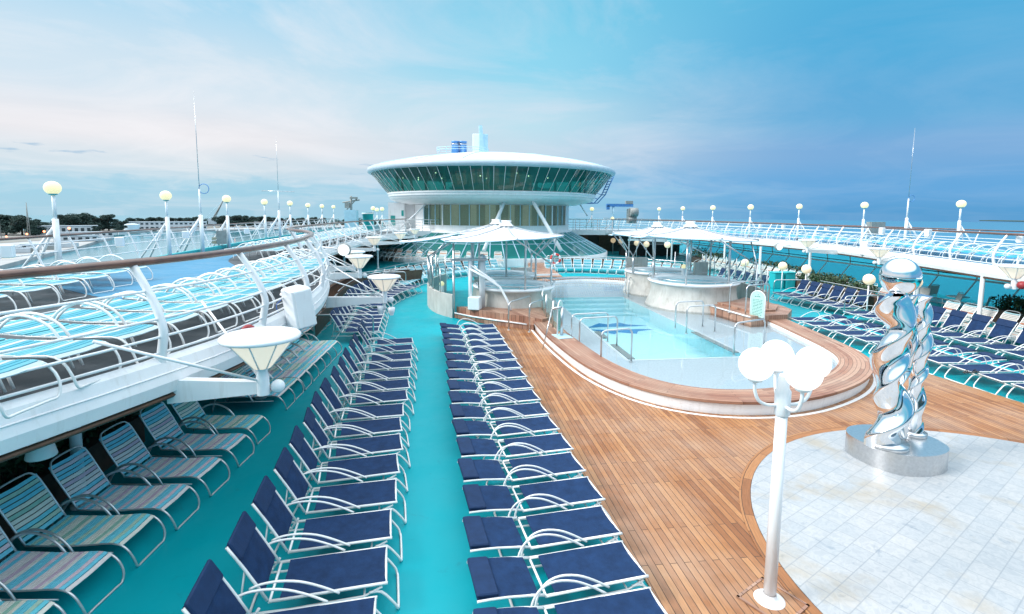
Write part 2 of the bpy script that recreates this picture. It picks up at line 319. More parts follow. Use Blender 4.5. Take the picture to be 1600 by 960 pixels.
# ------------------------------------------------------------------ mesh builder
KIDS = {}
def wpos(o):
    p = Vector((0, 0, 0))
    while o is not None: p += o.location; o = o.parent
    return p
class MB:
    def __init__(s): s.v = []; s.f = []; s.mi = []; s.sm = []; s.uv = {}
    def add(s, vs, fs, mi=0, smooth=False):
        b = len(s.v); s.v += [tuple(v) for v in vs]
        for f in fs: s.f.append(tuple(i+b for i in f)); s.mi.append(mi); s.sm.append(smooth)
        return s
    def box(s, c, d, rz=0, mi=0, rx=0, ry=0, bev=0):
        m = Matrix.Rotation(rz, 3, 'Z') @ Matrix.Rotation(ry, 3, 'Y') @ Matrix.Rotation(rx, 3, 'X')
        x, y, z = d[0]/2, d[1]/2, d[2]/2
        if bev:
            q = []; n = 3
            for sx, sy, a0 in ((1,1,0),(-1,1,90),(-1,-1,180),(1,-1,270)):
                for i in range(n+1):
                    a = R(a0+90*i/n); q.append((sx*(x-bev)+bev*math.cos(a), sy*(y-bev)+bev*math.sin(a)))
            N_ = len(q); vs = []
            for zz, ins in ((-z, bev*.6), (-z+bev*.6, 0), (z-bev*.6, 0), (z, bev*.6)):
                for a, b in q:
                    vs.append(Vector((a*(1-ins/x), b*(1-ins/y), zz)))
            fs = []
            for r in range(3):
                for i in range(N_): j = (i+1) % N_; fs.append((r*N_+i, r*N_+j, (r+1)*N_+j, (r+1)*N_+i))
            fs.append(tuple(range(N_))[::-1]); fs.append(tuple(3*N_+i for i in range(N_)))
        else:
            vs = [Vector((a*x, b*y, e*z)) for e in (-1,1) for a, b in ((-1,-1),(1,-1),(1,1),(-1,1))]
            fs = [(3,2,1,0),(4,5,6,7),(0,1,5,4),(1,2,6,5),(2,3,7,6),(3,0,4,7)]
        return s.add([m@v+Vector(c) for v in vs], fs, mi)
    def tube(s, pts, r, n=6, mi=0, closed=False, r2=None, flat=1.0):
        pts = [Vector(p) for p in pts]; K = len(pts); vs = []; fs = []
        prev = None
        for i, p in enumerate(pts):
            if closed: t = pts[(i+1) % K]-pts[i-1]
            else: t = pts[min(i+1, K-1)]-pts[max(i-1, 0)]
            t.normalize()
            if prev is None:
                a = Vector((0,0,1)) if abs(t.z) < .9 else Vector((0,1,0))
                u = t.cross(a).normalized()
            else:
                u = (prev-t*prev.dot(t))
                u = u.normalized() if u.length > 1e-6 else t.orthogonal().normalized()
            prev = u; w_ = t.cross(u)
            rr = r if r2 is None else r+(r2-r)*i/(K-1)
            for j in range(n):
                a = 2*PI*j/n; vs.append(p+u*math.cos(a)*rr*flat+w_*math.sin(a)*rr)
        for i in range(K if closed else K-1):
            i2 = (i+1) % K
            for j in range(n):
                j2 = (j+1) % n; fs.append((i*n+j, i*n+j2, i2*n+j2, i2*n+j))
        s.add(vs, fs, mi, True)
        if not closed:
            b = len(s.v)-K*n
            s.f.append(tuple(b+j for j in range(n))[::-1]); s.f.append(tuple(b+(K-1)*n+j for j in range(n)))
            s.mi += [mi, mi]; s.sm += [False, False]
        return s
    def lathe(s, prof, c=(0,0,0), n=32, a0=0, a1=2*PI, mi=0, smooth=True):
        full = abs(a1-a0-2*PI) < 1e-6; K = n if full else n+1; vs = []; fs = []
        for r, z_ in prof:
            for j in range(K):
                a = a0+(a1-a0)*j/n; vs.append((c[0]+r*math.cos(a), c[1]+r*math.sin(a), c[2]+z_))
        for i in range(len(prof)-1):
            for j in range(n):
                j2 = (j+1) % K if full else j+1
                fs.append((i*K+j, i*K+j2, (i+1)*K+j2, (i+1)*K+j))
        return s.add(vs, fs, mi, smooth)
    def ball(s, c, r, n=14, mi=0, sq=1.0):
        return s.lathe([(max(r*math.sin(PI*i/(n//2+2)), 1e-4), -r*sq*math.cos(PI*i/(n//2+2))) for i in range(n//2+3)], c, n, mi=mi)
    def prism(s, poly, z0, z1, mi=0, smooth=False):
        n = len(poly)
        a = sum(poly[i][0]*poly[(i+1) % n][1]-poly[(i+1) % n][0]*poly[i][1] for i in range(n))
        if a < 0: poly = poly[::-1]
        vs = [(x, y, z0) for x, y in poly]+[(x, y, z1) for x, y in poly]
        s.add(vs, [tuple(range(n))[::-1], tuple(range(n, 2*n))], mi)
        b = len(s.v); s.v += [tuple(v) for v in vs]
        for i in range(n):
            j = (i+1) % n; s.f.append((b+i, b+j, b+n+j, b+n+i)); s.mi.append(mi); s.sm.append(smooth)
        return s
    def sheet(s, poly, z_, mi=0):
        n = len(poly); a = sum(poly[i][0]*poly[(i+1) % n][1]-poly[(i+1) % n][0]*poly[i][1] for i in range(n))
        if a < 0: poly = poly[::-1]
        return s.add([(x, y, z_) for x, y in poly], [tuple(range(n))], mi)
    def ribbon(s, A, B, closed=False, mi=0, uv=True, smooth=False):
        # quads between two 3D polylines, UV in metres along / across
        K = len(A); b = len(s.v); s.v += [tuple(p) for p in A]+[tuple(p) for p in B]
        u = [0.0]
        for i in range(K): u.append(u[-1]+(Vector(A[(i+1) % K])-Vector(A[i])).length)
        for i in range(K if closed else K-1):
            j = (i+1) % K; s.f.append((b+i, b+j, b+K+j, b+K+i)); s.mi.append(mi); s.sm.append(smooth)
            wd = (Vector(B[i])-Vector(A[i])).length
            s.uv[len(s.f)-1] = [(u[i], 0), (u[i+1], 0), (u[i+1], wd), (u[i], wd)]
        return s
    def leaves(s, c, d, n, size, mi=0, rnd=random, shell=False):
        for _ in range(n):
            while True:
                p = Vector((rnd.uniform(-1,1), rnd.uniform(-1,1), rnd.uniform(-1,1)))
                if p.length < 1 and (not shell or p.length > .55): break
            p = Vector((p.x*d[0]+c[0], p.y*d[1]+c[1], p.z*d[2]+c[2]))
            a = Vector((rnd.uniform(-1,1), rnd.uniform(-1,1), rnd.uniform(-.6,1))).normalized(); b_ = a.orthogonal().normalized()
            q = rnd.uniform(0, 6.28); b_ = (Matrix.Rotation(q, 3, a) @ b_); cc = a.cross(b_); z_ = size*rnd.uniform(.6,1.3)
            s.add([p-b_*z_, p+cc*z_*.45, p+b_*z_, p-cc*z_*.45], [(0,1,2,3)], mi)
        return s
    def build(s, name, mats, parent=None):
        me = bpy.data.meshes.new(name); off = wpos(parent) if parent is not None else Vector((0,0,0))
        me.from_pydata([(v[0]-off.x, v[1]-off.y, v[2]-off.z) for v in s.v], [], s.f)
        for x in (mats if isinstance(mats, (list, tuple)) else [mats]): me.materials.append(x)
        me.polygons.foreach_set('material_index', s.mi); me.polygons.foreach_set('use_smooth', s.sm)
        if s.uv:
            ul = me.uv_layers.new(name='UVMap')
            for fi, uvs in s.uv.items():
                for k_, li in enumerate(me.polygons[fi].loop_indices): ul.data[li].uv = uvs[k_]
        me.update()
        o = bpy.data.objects.new(name, me); C.objects.link(o)
        if parent is not None: o.parent = parent; KIDS.setdefault(parent.name, []).append(o)
        return o
def tag(o, label=None, cat=None, group=None, kind=None):
    if label: o['label'] = label
    if cat: o['category'] = cat
    if group: o['group'] = group
    if kind: o['kind'] = kind
    return o
def thing(name, label, cat, loc=(0,0,0), group=None):
    o = bpy.data.objects.new(name, None); o.empty_display_size = .2; C.objects.link(o); o.location = loc
    return tag(o, label, cat, group)
def struct(o): o['kind'] = 'structure'; return o
def dup(root, loc, rz=0, label=None, cat=None, group=None, sc=None):
    r = root.copy(); C.objects.link(r); r.location = loc; r.rotation_euler = (0, 0, rz)
    if sc: r.scale = sc
    tag(r, label, cat, group)
    def rec(a, b):
        for ch in KIDS.get(a.name, []):
            c = ch.copy(); C.objects.link(c); c.parent = b; KIDS.setdefault(b.name, []).append(c); rec(ch, c)
    rec(root, r); return r
ORD = ['', 'first','second','third','fourth','fifth','sixth','seventh','eighth','ninth','tenth','eleventh','twelfth','thirteenth','fourteenth','fifteenth','sixteenth','seventeenth','eighteenth','nineteenth']
def nth(n):
    if n < 20: return ORD[n]
    t, u = divmod(n, 10); T = {2:'twent',3:'thirt',4:'fort',5:'fift',6:'sixt'}[t]
    return T+'ieth' if u == 0 else T+'y-'+ORD[u]
def cat_rom(pts, n=6, closed=False):
    P_ = [Vector(p) for p in pts]; K = len(P_); out = []
    rng = range(K) if closed else range(K-1)
    for i in rng:
        if closed: a, b, c, d = P_[i-1], P_[i], P_[(i+1) % K], P_[(i+2) % K]
        else: a, b, c, d = P_[max(i-1,0)], P_[i], P_[i+1], P_[min(i+2,K-1)]
        for j in range(n):
            t = j/n
            out.append(.5*((2*b)+(c-a)*t+(2*a-5*b+4*c-d)*t*t+(3*b-a-3*c+d)*t**3))
    if not closed: out.append(P_[-1])
    return out
def offset(poly, d):   # closed 2D polygon, +d = inwards for counter-clockwise
    n = len(poly); out = []
    for i in range(n):
        t = (Vector(poly[(i+1) % n])-Vector(poly[i-1])).normalized()
        out.append(Vector((poly[i][0]-t.y*d, poly[i][1]+t.x*d)))
    return out
def resample(pts, step=None, n=None):
    P_ = [Vector(p) for p in pts]; L_ = [0]
    for i in range(len(P_)-1): L_.append(L_[-1]+(P_[i+1]-P_[i]).length)
    T_ = L_[-1]; n = n or max(1, round(T_/step)); out = []
    for k_ in range(n+1):
        s_ = T_*k_/n; i = 0
        while i < len(P_)-2 and L_[i+1] < s_: i += 1
        t = (s_-L_[i])/max(L_[i+1]-L_[i], 1e-6); p = P_[i].lerp(P_[i+1], min(t,1)); d = (P_[min(i+1,len(P_)-1)]-P_[i]).normalized()
        out.append((p, d))
    return out

# ================================================================== SETTING
# sea, lower ship body, main deck
NS = 128
b = MB(); vs = [(0,0,-25)]; rad = [60,200,600,1500,3600]
for r in rad:
    for j in range(NS): vs.append((r*math.cos(2*PI*j/NS), r*math.sin(2*PI*j/NS), -25))
fs = [(0, 1+j, 1+(j+1) % NS) for j in range(NS)]
for k_ in range(len(rad)-1):
    for j in range(NS): a = 1+k_*NS+j; a2 = 1+k_*NS+(j+1) % NS; fs.append((a, a+NS, a2+NS, a2))
b.add(vs, fs); struct(b.build('sea', M['sea']))
b = MB(); b.prism([(-11.6,-14),(27.6,-14),(27.6,60),(22,95),(8,115),(-6,95),(-11.6,60)], -25.5, -1.1); struct(b.build('ship_hull', M['hull']))
# the pool pit leaves an opening in the deck: deck is a ring of sheets around it
COP = [(3.12,20),(3.14,17.4),(3.24,15.2),(3.6,12.5),(4.4,10.7),(5.75,9.78),(7.6,9.72),(9.6,10.55),(11.05,11.75),(11.8,13.1),(12.3,15.4),(12.8,18.4),(13.15,21.5),(13.1,25.5),(12.2,29),(10.3,31.1),(8.1,31.9),(6,31.2),(4.2,29.2),(3.3,26),(3.12,23)]
COP = [(x*1.034, y*(1.036 if y < 22 else 1.036-.036*min(1,(y-22)/5))) for x, y in COP]
COPS = [Vector((p.x, p.y)) for p in cat_rom([(x, y, 0) for x, y in COP], 5, True)]
a = sum(COPS[i].x*COPS[(i+1) % len(COPS)].y-COPS[(i+1) % len(COPS)].x*COPS[i].y for i in range(len(COPS)))
if a < 0: COPS = COPS[::-1]
b = MB()
HX0, HX1, HY0, HY1 = 5.18, 9.17, 14.08, 25.52     # opening for the pool basin
b.sheet([(-11.6,-10),(27.6,-10),(27.6,HY0),(-11.6,HY0)], 0); b.sheet([(-11.6,HY1),(27.6,HY1),(27.6,90),(-11.6,90)], 0)
b.sheet([(-11.6,HY0),(HX0,HY0),(HX0,HY1),(-11.6,HY1)], 0); b.sheet([(HX1,HY0),(27.6,HY0),(27.6,HY1),(HX1,HY1)], 0)
struct(b.build('main_deck', M['deck']))
# teak apron in front of the pool
apron = [(2.42,2.2),(2.36,5),(2.12,12),(1.86,19.6),(3.3,18.5),(3.25,14)]
poly = [(1.84,20.0),(1.98,15),(2.12,12),(2.36,5),(2.5,1.5),(14.2,1.5),(13.9,6),(13.45,10.3),(13.25,12.9),(12.6,13.9),(11.5,13.9),(8,13.9),(4.6,13.9),(4.6,16),(3.7,19.5),(3.2,19.2)]
b = MB(); b.prism(poly, .002, .030); struct(b.build('teak_deck', M['teak']))
MC = (8.35, 4.85); MR = 4.27
b = MB(); b.prism([(MC[0]+MR*math.cos(2*PI*j/96), MC[1]+MR*math.sin(2*PI*j/96)) for j in range(96)], .004, .040); struct(b.build('marble_floor', M['marble']))
b = MB(); circ = lambda r, z_: [(MC[0]+r*math.cos(2*PI*j/96), MC[1]+r*math.sin(2*PI*j/96), z_) for j in range(96)]
b.ribbon(circ(MR+.004,.037), circ(MR+.17,.037), True); b.ribbon(circ(MR+.17,.037), circ(MR+.17,.028), True); struct(b.build('round_teak_border', M['teakb']))

# ------------------------------------------------------------------ swimming pool
pool = thing('swimming_pool', 'raised oval swimming pool with teak rim, white side and square blue basin', 'pool', (8, 20, 0))
outer = COPS; inner = offset(outer, .78); base = offset(outer, .06); lip = offset(outer, -.03)
P3 = lambda pl, z_: [(p[0], p[1], z_) for p in pl]
b = MB(); b.ribbon(P3(lip,.36), P3(inner,.36), True); b.ribbon(P3(lip,.30), P3(lip,.36), True); b.ribbon(P3(inner,.36), P3(inner,.30), True); b.ribbon(P3(outer,.30), P3(lip,.30), True)
b.build('coping', M['teakuv'], pool)
b = MB(); b.ribbon(P3(base,0.01), P3(outer,.305), True, uv=False, smooth=True); b.build('side_wall', M['white'], pool)
b = MB(); b.ribbon(P3(offset(outer,.07),.01), P3(offset(outer,-.12),.044), True, uv=False); b.ribbon(P3(offset(outer,-.12),.044), P3(offset(outer,-.14),.01), True, uv=False); b.build('base_kerb', M['white'], pool)
inl = offset(inner, -.0)
b = MB(); b.ribbon(P3(inl,.305), P3(offset(inner,.03),.06), True, uv=False); b.build('inner_wall', M['white'], pool)
# shelf with rectangular opening
BX0, BX1, BY0, BY1 = 5.30, 9.05, 14.2, 25.4
def quadclip(poly, f):   # keep part where f(p)>=0
    out = []
    for i in range(len(poly)):
        p, q = poly[i], poly[(i+1) % len(poly)]; fp, fq = f(p), f(q)
        if fp >= 0: out.append(p)
        if (fp >= 0) != (fq >= 0): t = fp/(fp-fq); out.append((p[0]+(q[0]-p[0])*t, p[1]+(q[1]-p[1])*t))
    return out
inp = [(p[0], p[1]) for p in offset(inner, .0)]
b = MB()
b.sheet(quadclip(inp, lambda p: BY0-p[1]), .10)
b.sheet(quadclip(inp, lambda p: p[1]-BY1), .10)
mid_ = quadclip(quadclip(inp, lambda p: p[1]-BY0), lambda p: BY1-p[1])
b.sheet(quadclip(mid_, lambda p: BX0-p[0]), .10)
b.sheet(quadclip(mid_, lambda p: p[0]-BX1), .10)
b.build('shallow_shelf', M['pooltile'], pool)
b = MB()
b.add([(BX0,BY0,.10),(BX1,BY0,.10),(BX1,BY1,.10),(BX0,BY1,.10),(BX0,BY0,-.5),(BX1,BY0,-.5),(BX1,BY1,-.5),(BX0,BY1,-.5)], [(0,4,5,1),(1,5,6,2),(2,6,7,3),(3,7,4,0),(4,7,6,5)])
# far steps
for i in range(4): b.box(((BX0+BX1)/2, BY1-.25-.5*i, -.24-.07*i), (BX1-BX0-.02, .5, .5-.14*i), mi=0)
b.build('basin', M['basin'], pool)
# basin edge tiles
b = MB()
for (x0,y0,x1,y1) in ((BX0-.1,BY0-.1,BX1+.1,BY0),(BX0-.1,BY1,BX1+.1,BY1+.1),(BX0-.1,BY0,BX0,BY1),(BX1,BY0,BX1+.1,BY1)):
    b.box(((x0+x1)/2,(y0+y1)/2,.106),(x1-x0,y1-y0,.02))
b.build('basin_rim', M['whitegloss'], pool)
# blue floor motif: two mirrored arrow shapes round a light bar
b = MB(); cx, cy = 7.35, 20.9
def arrow(s):
    return [(-1.35,0),(-.55,.62),(-.30,.42),(.35,.62),(.55,.35),(1.35,.15),(.75,.08),(-.7,.08)]
for sy in (1, -1):
    b.sheet([(cx+x*1.05, cy+sy*(.14+y*1.5)) for x, y in arrow(1)], -.494)
b.build('floor_motif', M['basinblue'], pool)
b = MB()
b.box((BX0+.12,17.3,.118),(.22,1.0,.03)); b.box((BX0+.12,15.1,.118),(.2,1.7,.03)); b.box((BX1-.12,16.0,.118),(.2,2.8,.03))
b.build('overflow_grate', M['greybox'], pool)
b = MB(); b.sheet(inp, .19); b.build('water_surface', M['water'], pool)

# ------------------------------------------------------------------ railings and balcony decks
def smooth2(pts, n=5): return [Vector((p.x, p.y, 0)) for p in cat_rom([(x, y, 0) for x, y in pts], n)]
def railing(name, label, path, side, z0, prof, spacing, nrail, cat='railing', capr=.045, postr=.05, cap='cap', mat_='white', start=None, postflat=1.0, group=None):
    """path: list of 2D/3D points at deck edge; side=+1 -> profile offset to the right of travel"""
    pts = resample(path, spacing); fine = resample(path, .5)
    r = thing(name, label, cat, (pts[0][0].x, pts[0][0].y, z0), group)
    def at(p, d, q): 
        nx, ny = d.y*side, -d.x*side
        return Vector((p.x+nx*q[0], p.y+ny*q[0], z0+q[1]))
    smp = cat_rom([(q[0], q[1], 0) for q in prof], 3)
    for p, d in pts:
        b = MB(); b.tube([at(p, d, (q.x, q.y)) for q in smp], postr, 6, flat=postflat, r2=postr*.75); b.build('post', M[mat_], r)
    for k_ in range(nrail):
        t = (k_+.6)/(nrail+.5)*(len(smp)-1); i = int(t); q = smp[i].lerp(smp[min(i+1, len(smp)-1)], t-i)
        b = MB(); b.tube([at(p, d, (q.x, q.y)) for p, d in fine], .017, 5); b.build('rail', M[mat_], r)
    q = smp[-1]; b = MB(); b.tube([at(p, d, (q.x, q.y+.03)) for p, d in fine], capr, 8, flat=1.2); b.build('handrail', M[cap], r)
    return r
EL = [(-7.4,-3),(-6.1,1),(-4.9,3.2),(-4.05,5.0),(-3.5,6.3),(-3.1,7.6),(-2.92,9.2),(-2.9,11.2),(-3.15,13.3),(-3.55,15.2),(-4.15,16.8),(-5.05,18.3),(-5.6,20.4),(-5.75,24),(-5.8,28),(-5.65,33),(-5.2,38),(-4.5,43.5),(-3.6,48.5),(-3.2,51)]
ER = [(16.5,0),(18.0,6),(18.9,12),(19.4,15.4),(20.1,17.8),(21.2,21.8),(22.2,25.2),(22.75,28.5),(22.9,32),(22.6,36),(21.8,41),(20.2,47),(17.6,52),(13.6,53.5)]
el = smooth2(EL); er = smooth2(ER)
ZD = 2.6
def slab(name, edge, outer_pts, zt, th, lipw, m_, mceil):
    poly = [(p.x, p.y) for p in edge]+outer_pts
    b = MB(); b.prism(poly, zt-.12, zt, 0); struct(b.build(name, m_))
    b = MB(); b.prism([(p[0]+(0), p[1]) for p in poly], zt-.16, zt-.125, 0); struct(b.build(name.replace('deck','deck_ceiling'), mceil))
OL = [(-10.9,52),(-11.2,40),(-11.0,28),(-10.7,18),(-10.4,8),(-10.4,-3)]
OR = [(26.9,60),(27,40),(26.8,20),(26.5,0)]
slab('upper_deck', el, OL, ZD, .12, 0, M['upper'], M['ceil'])
slab('upper_deck', er, [(26.9,53.5),(27,40),(26.8,20),(26.5,0)], ZD, .12, 0, M['walk'], M['ceil'])
def fascia(name, edge, side, label):
    r = thing(name, label, 'balcony edge', (edge[0].x, edge[0].y, 2.2))
    fine = resample(edge, .5)
    def off(q): return [Vector((p.x+d.y*side*q[0], p.y-d.x*side*q[0], q[1])) for p, d in fine]
    prof = [(-.02,2.60),(.03,2.66),(.10,2.60),(.16,2.36),(.13,2.22),(.02,2.18),(-.3,2.18),(-.3,2.3)]
    b = MB(); L_ = [off(q) for q in prof]
    K = len(fine); b.v = [tuple(v) for l in L_ for v in l]
    for i in range(len(L_)-1):
        for j in range(K-1): b.f.append((i*K+j, (i+1)*K+j, (i+1)*K+j+1, i*K+j+1)); b.mi.append(0); b.sm.append(False)
    b.build('fascia_panel', M['white'], r)
    b = MB(); b.tube(off((.135,2.47)), .012, 4); b.build('seam_strip', M['white'], r)
    b = MB(); b.tube(off((.085,2.165)), .032, 4); b.build('wood_trim', M['brown'], r)
fascia('balcony_edge', el, 1, 'white curved edge of the left upper deck above the striped loungers')
fascia('balcony_edge', er, -1, 'white curved edge of the right upper deck above the tinted windows')
PROF = [(.02,-.3),(.05,.0),(.10,.25),(.11,.45),(-.02,.78),(-.26,1.15)]
i1 = min(range(len(el)), key=lambda i: (el[i]-Vector((-5.05,18.3,0))).length)
railing('balcony_railing', 'near left balcony railing with white curved posts and brown wooden handrail', el[:i1+1], 1, ZD, PROF, 2.15, 5, postr=.062, capr=.05)
railing('balcony_railing', 'far left balcony railing running on to the round tower', el[i1:-4], 1, ZD, PROF, 1.9, 5, postr=.055)
railing('balcony_railing', 'long right balcony railing of white curved posts above the blue loungers', er, -1, ZD, PROF, 2.3, 5, postr=.055)
bk = [(-8,-8)]+[(x,y) for x,y in ((-6.9,-1.6),(-5.6,-.2),(-3,.35),(2,.45),(8,.1),(14,-.5),(17.5,-1.5))]+[(19,-8)]
b = MB(); b.prism(bk, ZD-.16, ZD-.004); struct(b.build('rear_upper_deck', M['upper']))
# outer railings (lean outboard)
ol = smooth2([(-9.0,2),(-9.6,9),(-9.9,14),(-10.3,20),(-10.8,28),(-11.1,36),(-11.0,45),(-10.6,52)])
orr = smooth2([(26.3,6),(26.3,14),(26.4,22),(26.8,30),(27.0,38),(26.9,46),(26.5,56),(25.5,66),(24,78)])
PO = [(0,-.05),(.12,.4),(.25,.8),(.38,1.08)]
railing('deck_railing', 'outer left ship railing facing the harbour under the globe lamps', ol, -1, ZD, PO, 1.5, 4, postr=.035, capr=.035)
railing('deck_railing', 'outer right ship railing facing the open sea under the globe lamps', orr, 1, ZD, PO, 2.4, 4, postr=.035, capr=.035)
# green toe strip of the left outer edge
b = MB(); b.ribbon([(p.x+.05,p.y,ZD+.004) for p in ol], [(p.x+.05,p.y,ZD+.16) for p in ol]); b.ribbon([(p.x+.05,p.y,ZD+.16) for p in ol], [(p.x-.1,p.y,ZD+.16) for p in ol]); struct(b.build('gutter_kerb', M['aquapaint']))
b = MB(); inw = [(-6.6,11),(-6.3,14),(-6.6,17),(-8.0,20),(-8.6,24),(-8.7,34),(-8.3,44)]
pw = [Vector((x,y,0)) for x,y in inw]
b.prism([(-9.0,13)]+[(p.x,p.y) for p in smooth2(inw)]+[(-10.3,50),(-11,40),(-10.6,28),(-10.15,20)], ZD+.003, ZD+.008); struct(b.build('walkway', M['walk']))

# side walls under the decks
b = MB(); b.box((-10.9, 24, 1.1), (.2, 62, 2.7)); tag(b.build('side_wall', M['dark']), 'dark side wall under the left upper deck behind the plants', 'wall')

# ------------------------------------------------------------------ right tinted window wall with folded frames
ww = thing('window_wall', 'long wall of turquoise tinted glass panes with folded white frames under the right deck', 'window wall', (26, 20, 0))
ys = [4+2.05*i for i in range(29)]
for i, y in enumerate(ys):
    b = MB(); b.tube([(25.6,y,.12),(26.5,y,1.22),(26.3,y,2.5)], .05, 4); b.build('mullion', M['frame'], ww)
    if i+1 < len(ys):
        y2 = ys[i+1]
        b = MB(); b.add([(25.64,y,.12),(25.64,y2,.12),(26.53,y2,1.20),(26.53,y,1.20)], [(0,1,2,3)]); b.build('lower_pane', M['wallglass'], ww)
        b = MB(); b.add([(26.53,y,1.26),(26.53,y2,1.26),(26.33,y2,2.46),(26.33,y,2.46)], [(0,1,2,3)]); b.build('upper_pane', M['wallglass'], ww)
b = MB(); b.box((26.46,32.7,1.22),(.12,57.4,.10)); b.box((25.6,32.7,.07),(.18,57.4,.14)); b.build('window_frame', M['frame'], ww)
b = MB(); b.tube([(26.28,4,1.42),(26.28,61,1.42)], .03, 6); b.build('handrail', M['dark'], ww)
b = MB(); b.box((25.15,32.7,.05),(.8,57.4,.08)); b.build('sill', M['ltblue'], ww)
# columns under the balcony edges
def column(x, y, label, z1=2.3, r=.075):
    c = thing('column', label, 'column', (x, y, 0), 'white columns holding up the upper decks')
    b = MB(); b.lathe([(r, .02),(r, z1)], (x,y,0), 14); b.build('shaft', M['white'], c)
    b = MB(); b.lathe([(r*1.8, .0),(r*1.8,.03),(r*1.05,.05)], (x,y,0), 14); b.build('base_plate', M['white'], c)
cols = [(-5.45,7.98,'white column beside the near striped loungers at the left'),(-4.4,12.4,'white column below the hanging loudspeaker'),(-5.5,17.0,'white column left of the wooden divider'),(-6.6,22.5,'white column near the grey strap loungers'),(-7.0,28.5,'white column left of the far grey loungers'),(-6.6,34,'white column in front of the dark cabin wall'),(-5.4,41,'white column close to the round tower at the left'),(-7.9,37,'white column deep under the left deck')]
cols += [(20.9,27.2,'white column under the right deck behind the first navy row'),(20.6,31.5,'white column left of the round floodlight on the right'),(21.6,20.9,'slim white column right of the chrome sculpture'),(21.8,38,'white column behind the canopy of the right hot tubs'),(20.6,45,'white column close to the bar under the right deck'),(19.6,16.4,'white column behind the striped chairs at the right'),(18.5,50.5,'white column beside the tower on the right'),(18.6,10.8,'white column at the right picture edge')]
for x, y, l in cols: column(x, y, l)

# ================================================================== TOWER
TX, TY = 4.75, 54.0
T = (TX, TY, 0)
tw = thing('observation_tower', 'round white tower with a wide disc shaped glass lounge on top behind the pool', 'tower', (TX, TY, 0))
b = MB(); b.lathe([(8.0,2.5),(8.0,3.22),(8.03,3.24)], T, 96); b.lathe([(8.03,5.12),(8.0,5.14),(8.0,5.6)], T, 96)
for a0, a1 in ((-90+60, 270-60),): b.lathe([(8.0,3.2),(8.0,5.15)], T, 80, R(a0), R(a1))
for k_ in range(5): 
    a = R(-150+120*(k_+.5)/5+0)
b.build('drum_wall', M['white'], tw)
b = MB(); b.lathe([(7.6,3.1),(7.6,3.14)], T, 48); b.lathe([(.1,3.1),(7.9,3.1)], T, 48); b.lathe([(7.9,5.3),(.1,5.3)], T, 48); b.build('drum_floor', M['ceil'], tw)
b = MB(); b.lathe([(5.4,3.1),(5.4,5.3)], T, 40); b.build('drum_core', M['litcurtain'], tw)
for k_ in range(9):
    a = R(-150+120*(k_+.3)/9); b = MB(); b.lathe([(7.5,3.12),(7.5,5.2)], T, 6, a, a+R(6 if k_ % 2 else 9)); b.build('curtain', M['litroom'], tw)
NP = 18
for k_ in range(NP):
    a0 = R(-150+120*k_/NP); a1 = R(-150+120*(k_+1)/NP)
    b = MB(); b.lathe([(7.96,3.24),(7.96,5.12)], T, 2, a0, a1); o = b.build('drum_window', M['drumglass'], tw)
    wd = .13 if k_ in (3, 9, 15) else .055
    b = MB(); b.box((TX+8.0*math.cos(a0), TY+8.0*math.sin(a0), 4.18), (.08, wd, 1.9), a0); b.build('mullion', M['ltblue'] if wd < .1 else M['white'], o)
# disc: band, soffit, glass ring, rim, roof
b = MB(); b.lathe([(8.0,5.35),(8.15,5.2),(8.6,5.18),(9.8,5.42),(10.35,5.62),(10.5,5.78),(10.52,5.86),(10.58,5.88),(10.62,6.02),(10.58,6.08),(10.66,6.12),(10.70,6.24),(10.6,6.3),(10.2,6.3)], T, 128); b.build('disc_band', M['white'], tw)
b = MB(); b.lathe([(.1,6.26),(10.3,6.26)], T, 96); b.build('lounge_floor', M['dark'], tw)
b = MB(); b.lathe([(12.2,8.22),(.1,8.3)], T, 96); b.build('lounge_ceiling', M['dark'], tw)
b = MB(); b.lathe([(4.2,6.26),(4.2,8.3)], T, 48); b.build('lounge_core', M['litroom'], tw)
b = MB(); b.lathe([(11.9,8.2),(12.42,8.16),(12.55,8.24),(12.62,8.42),(12.55,8.62),(12.38,8.72)], T, 128); b.build('roof_rim', M['rim'], tw)
b = MB(); b.lathe([(12.38,8.72),(12.1,8.80),(11.0,9.06),(9.2,9.46),(7.2,9.80),(6.0,9.95),(5.9,10.0),(.1,10.06)], T, 128); b.build('roof', M['roof'], tw)
for k_ in range(16):
    a = R(-180+360*k_/16+6); b = MB(); b.tube([(TX+r*math.cos(a), TY+r*math.sin(a), z_) for r, z_ in ((12.1,8.82),(11.0,9.08),(9.2,9.48),(7.2,9.82),(6.0,9.97))], .035, 4); b.build('roof_seam', M['ltblue'], tw)
NG = 80
for k_ in range(NG):
    a0 = 2*PI*k_/NG; a1 = 2*PI*(k_+1)/NG
    if math.sin((a0+a1)/2) > .45: 
        if k_ % 2: continue
        a1 = 2*PI*(k_+2)/NG
    b = MB(); b.lathe([(10.62,6.3),(12.2,8.2)], T, 2, a0, a1, smooth=False); o = b.build('lounge_window', M['towerglass'], tw)
    c0, s0 = math.cos(a0), math.sin(a0)
    b = MB(); b.tube([(TX+10.66*c0, TY+10.66*s0, 6.28),(TX+12.25*c0, TY+12.25*s0, 8.2)], .028, 4); b.build('mullion', M['frame'], o)
for k_ in range(14):
    a = R(-170+160*k_/13); b = MB(); b.tube([(TX+9.6*math.cos(a), TY+9.6*math.sin(a), 6.26),(TX+9.8*math.cos(a), TY+9.8*math.sin(a), 8.2)], .11, 8); b.build('inner_column', M['curtain'], tw)
for k_ in range(11):
    a = R(random.uniform(-165,-15)); r_ = random.uniform(6,10.2); b = MB(); b.ball((TX+r_*math.cos(a), TY+r_*math.sin(a), random.uniform(7.5,8.0)), .06, 8); b.build('ceiling_lamp', M['lamp_in'], tw)
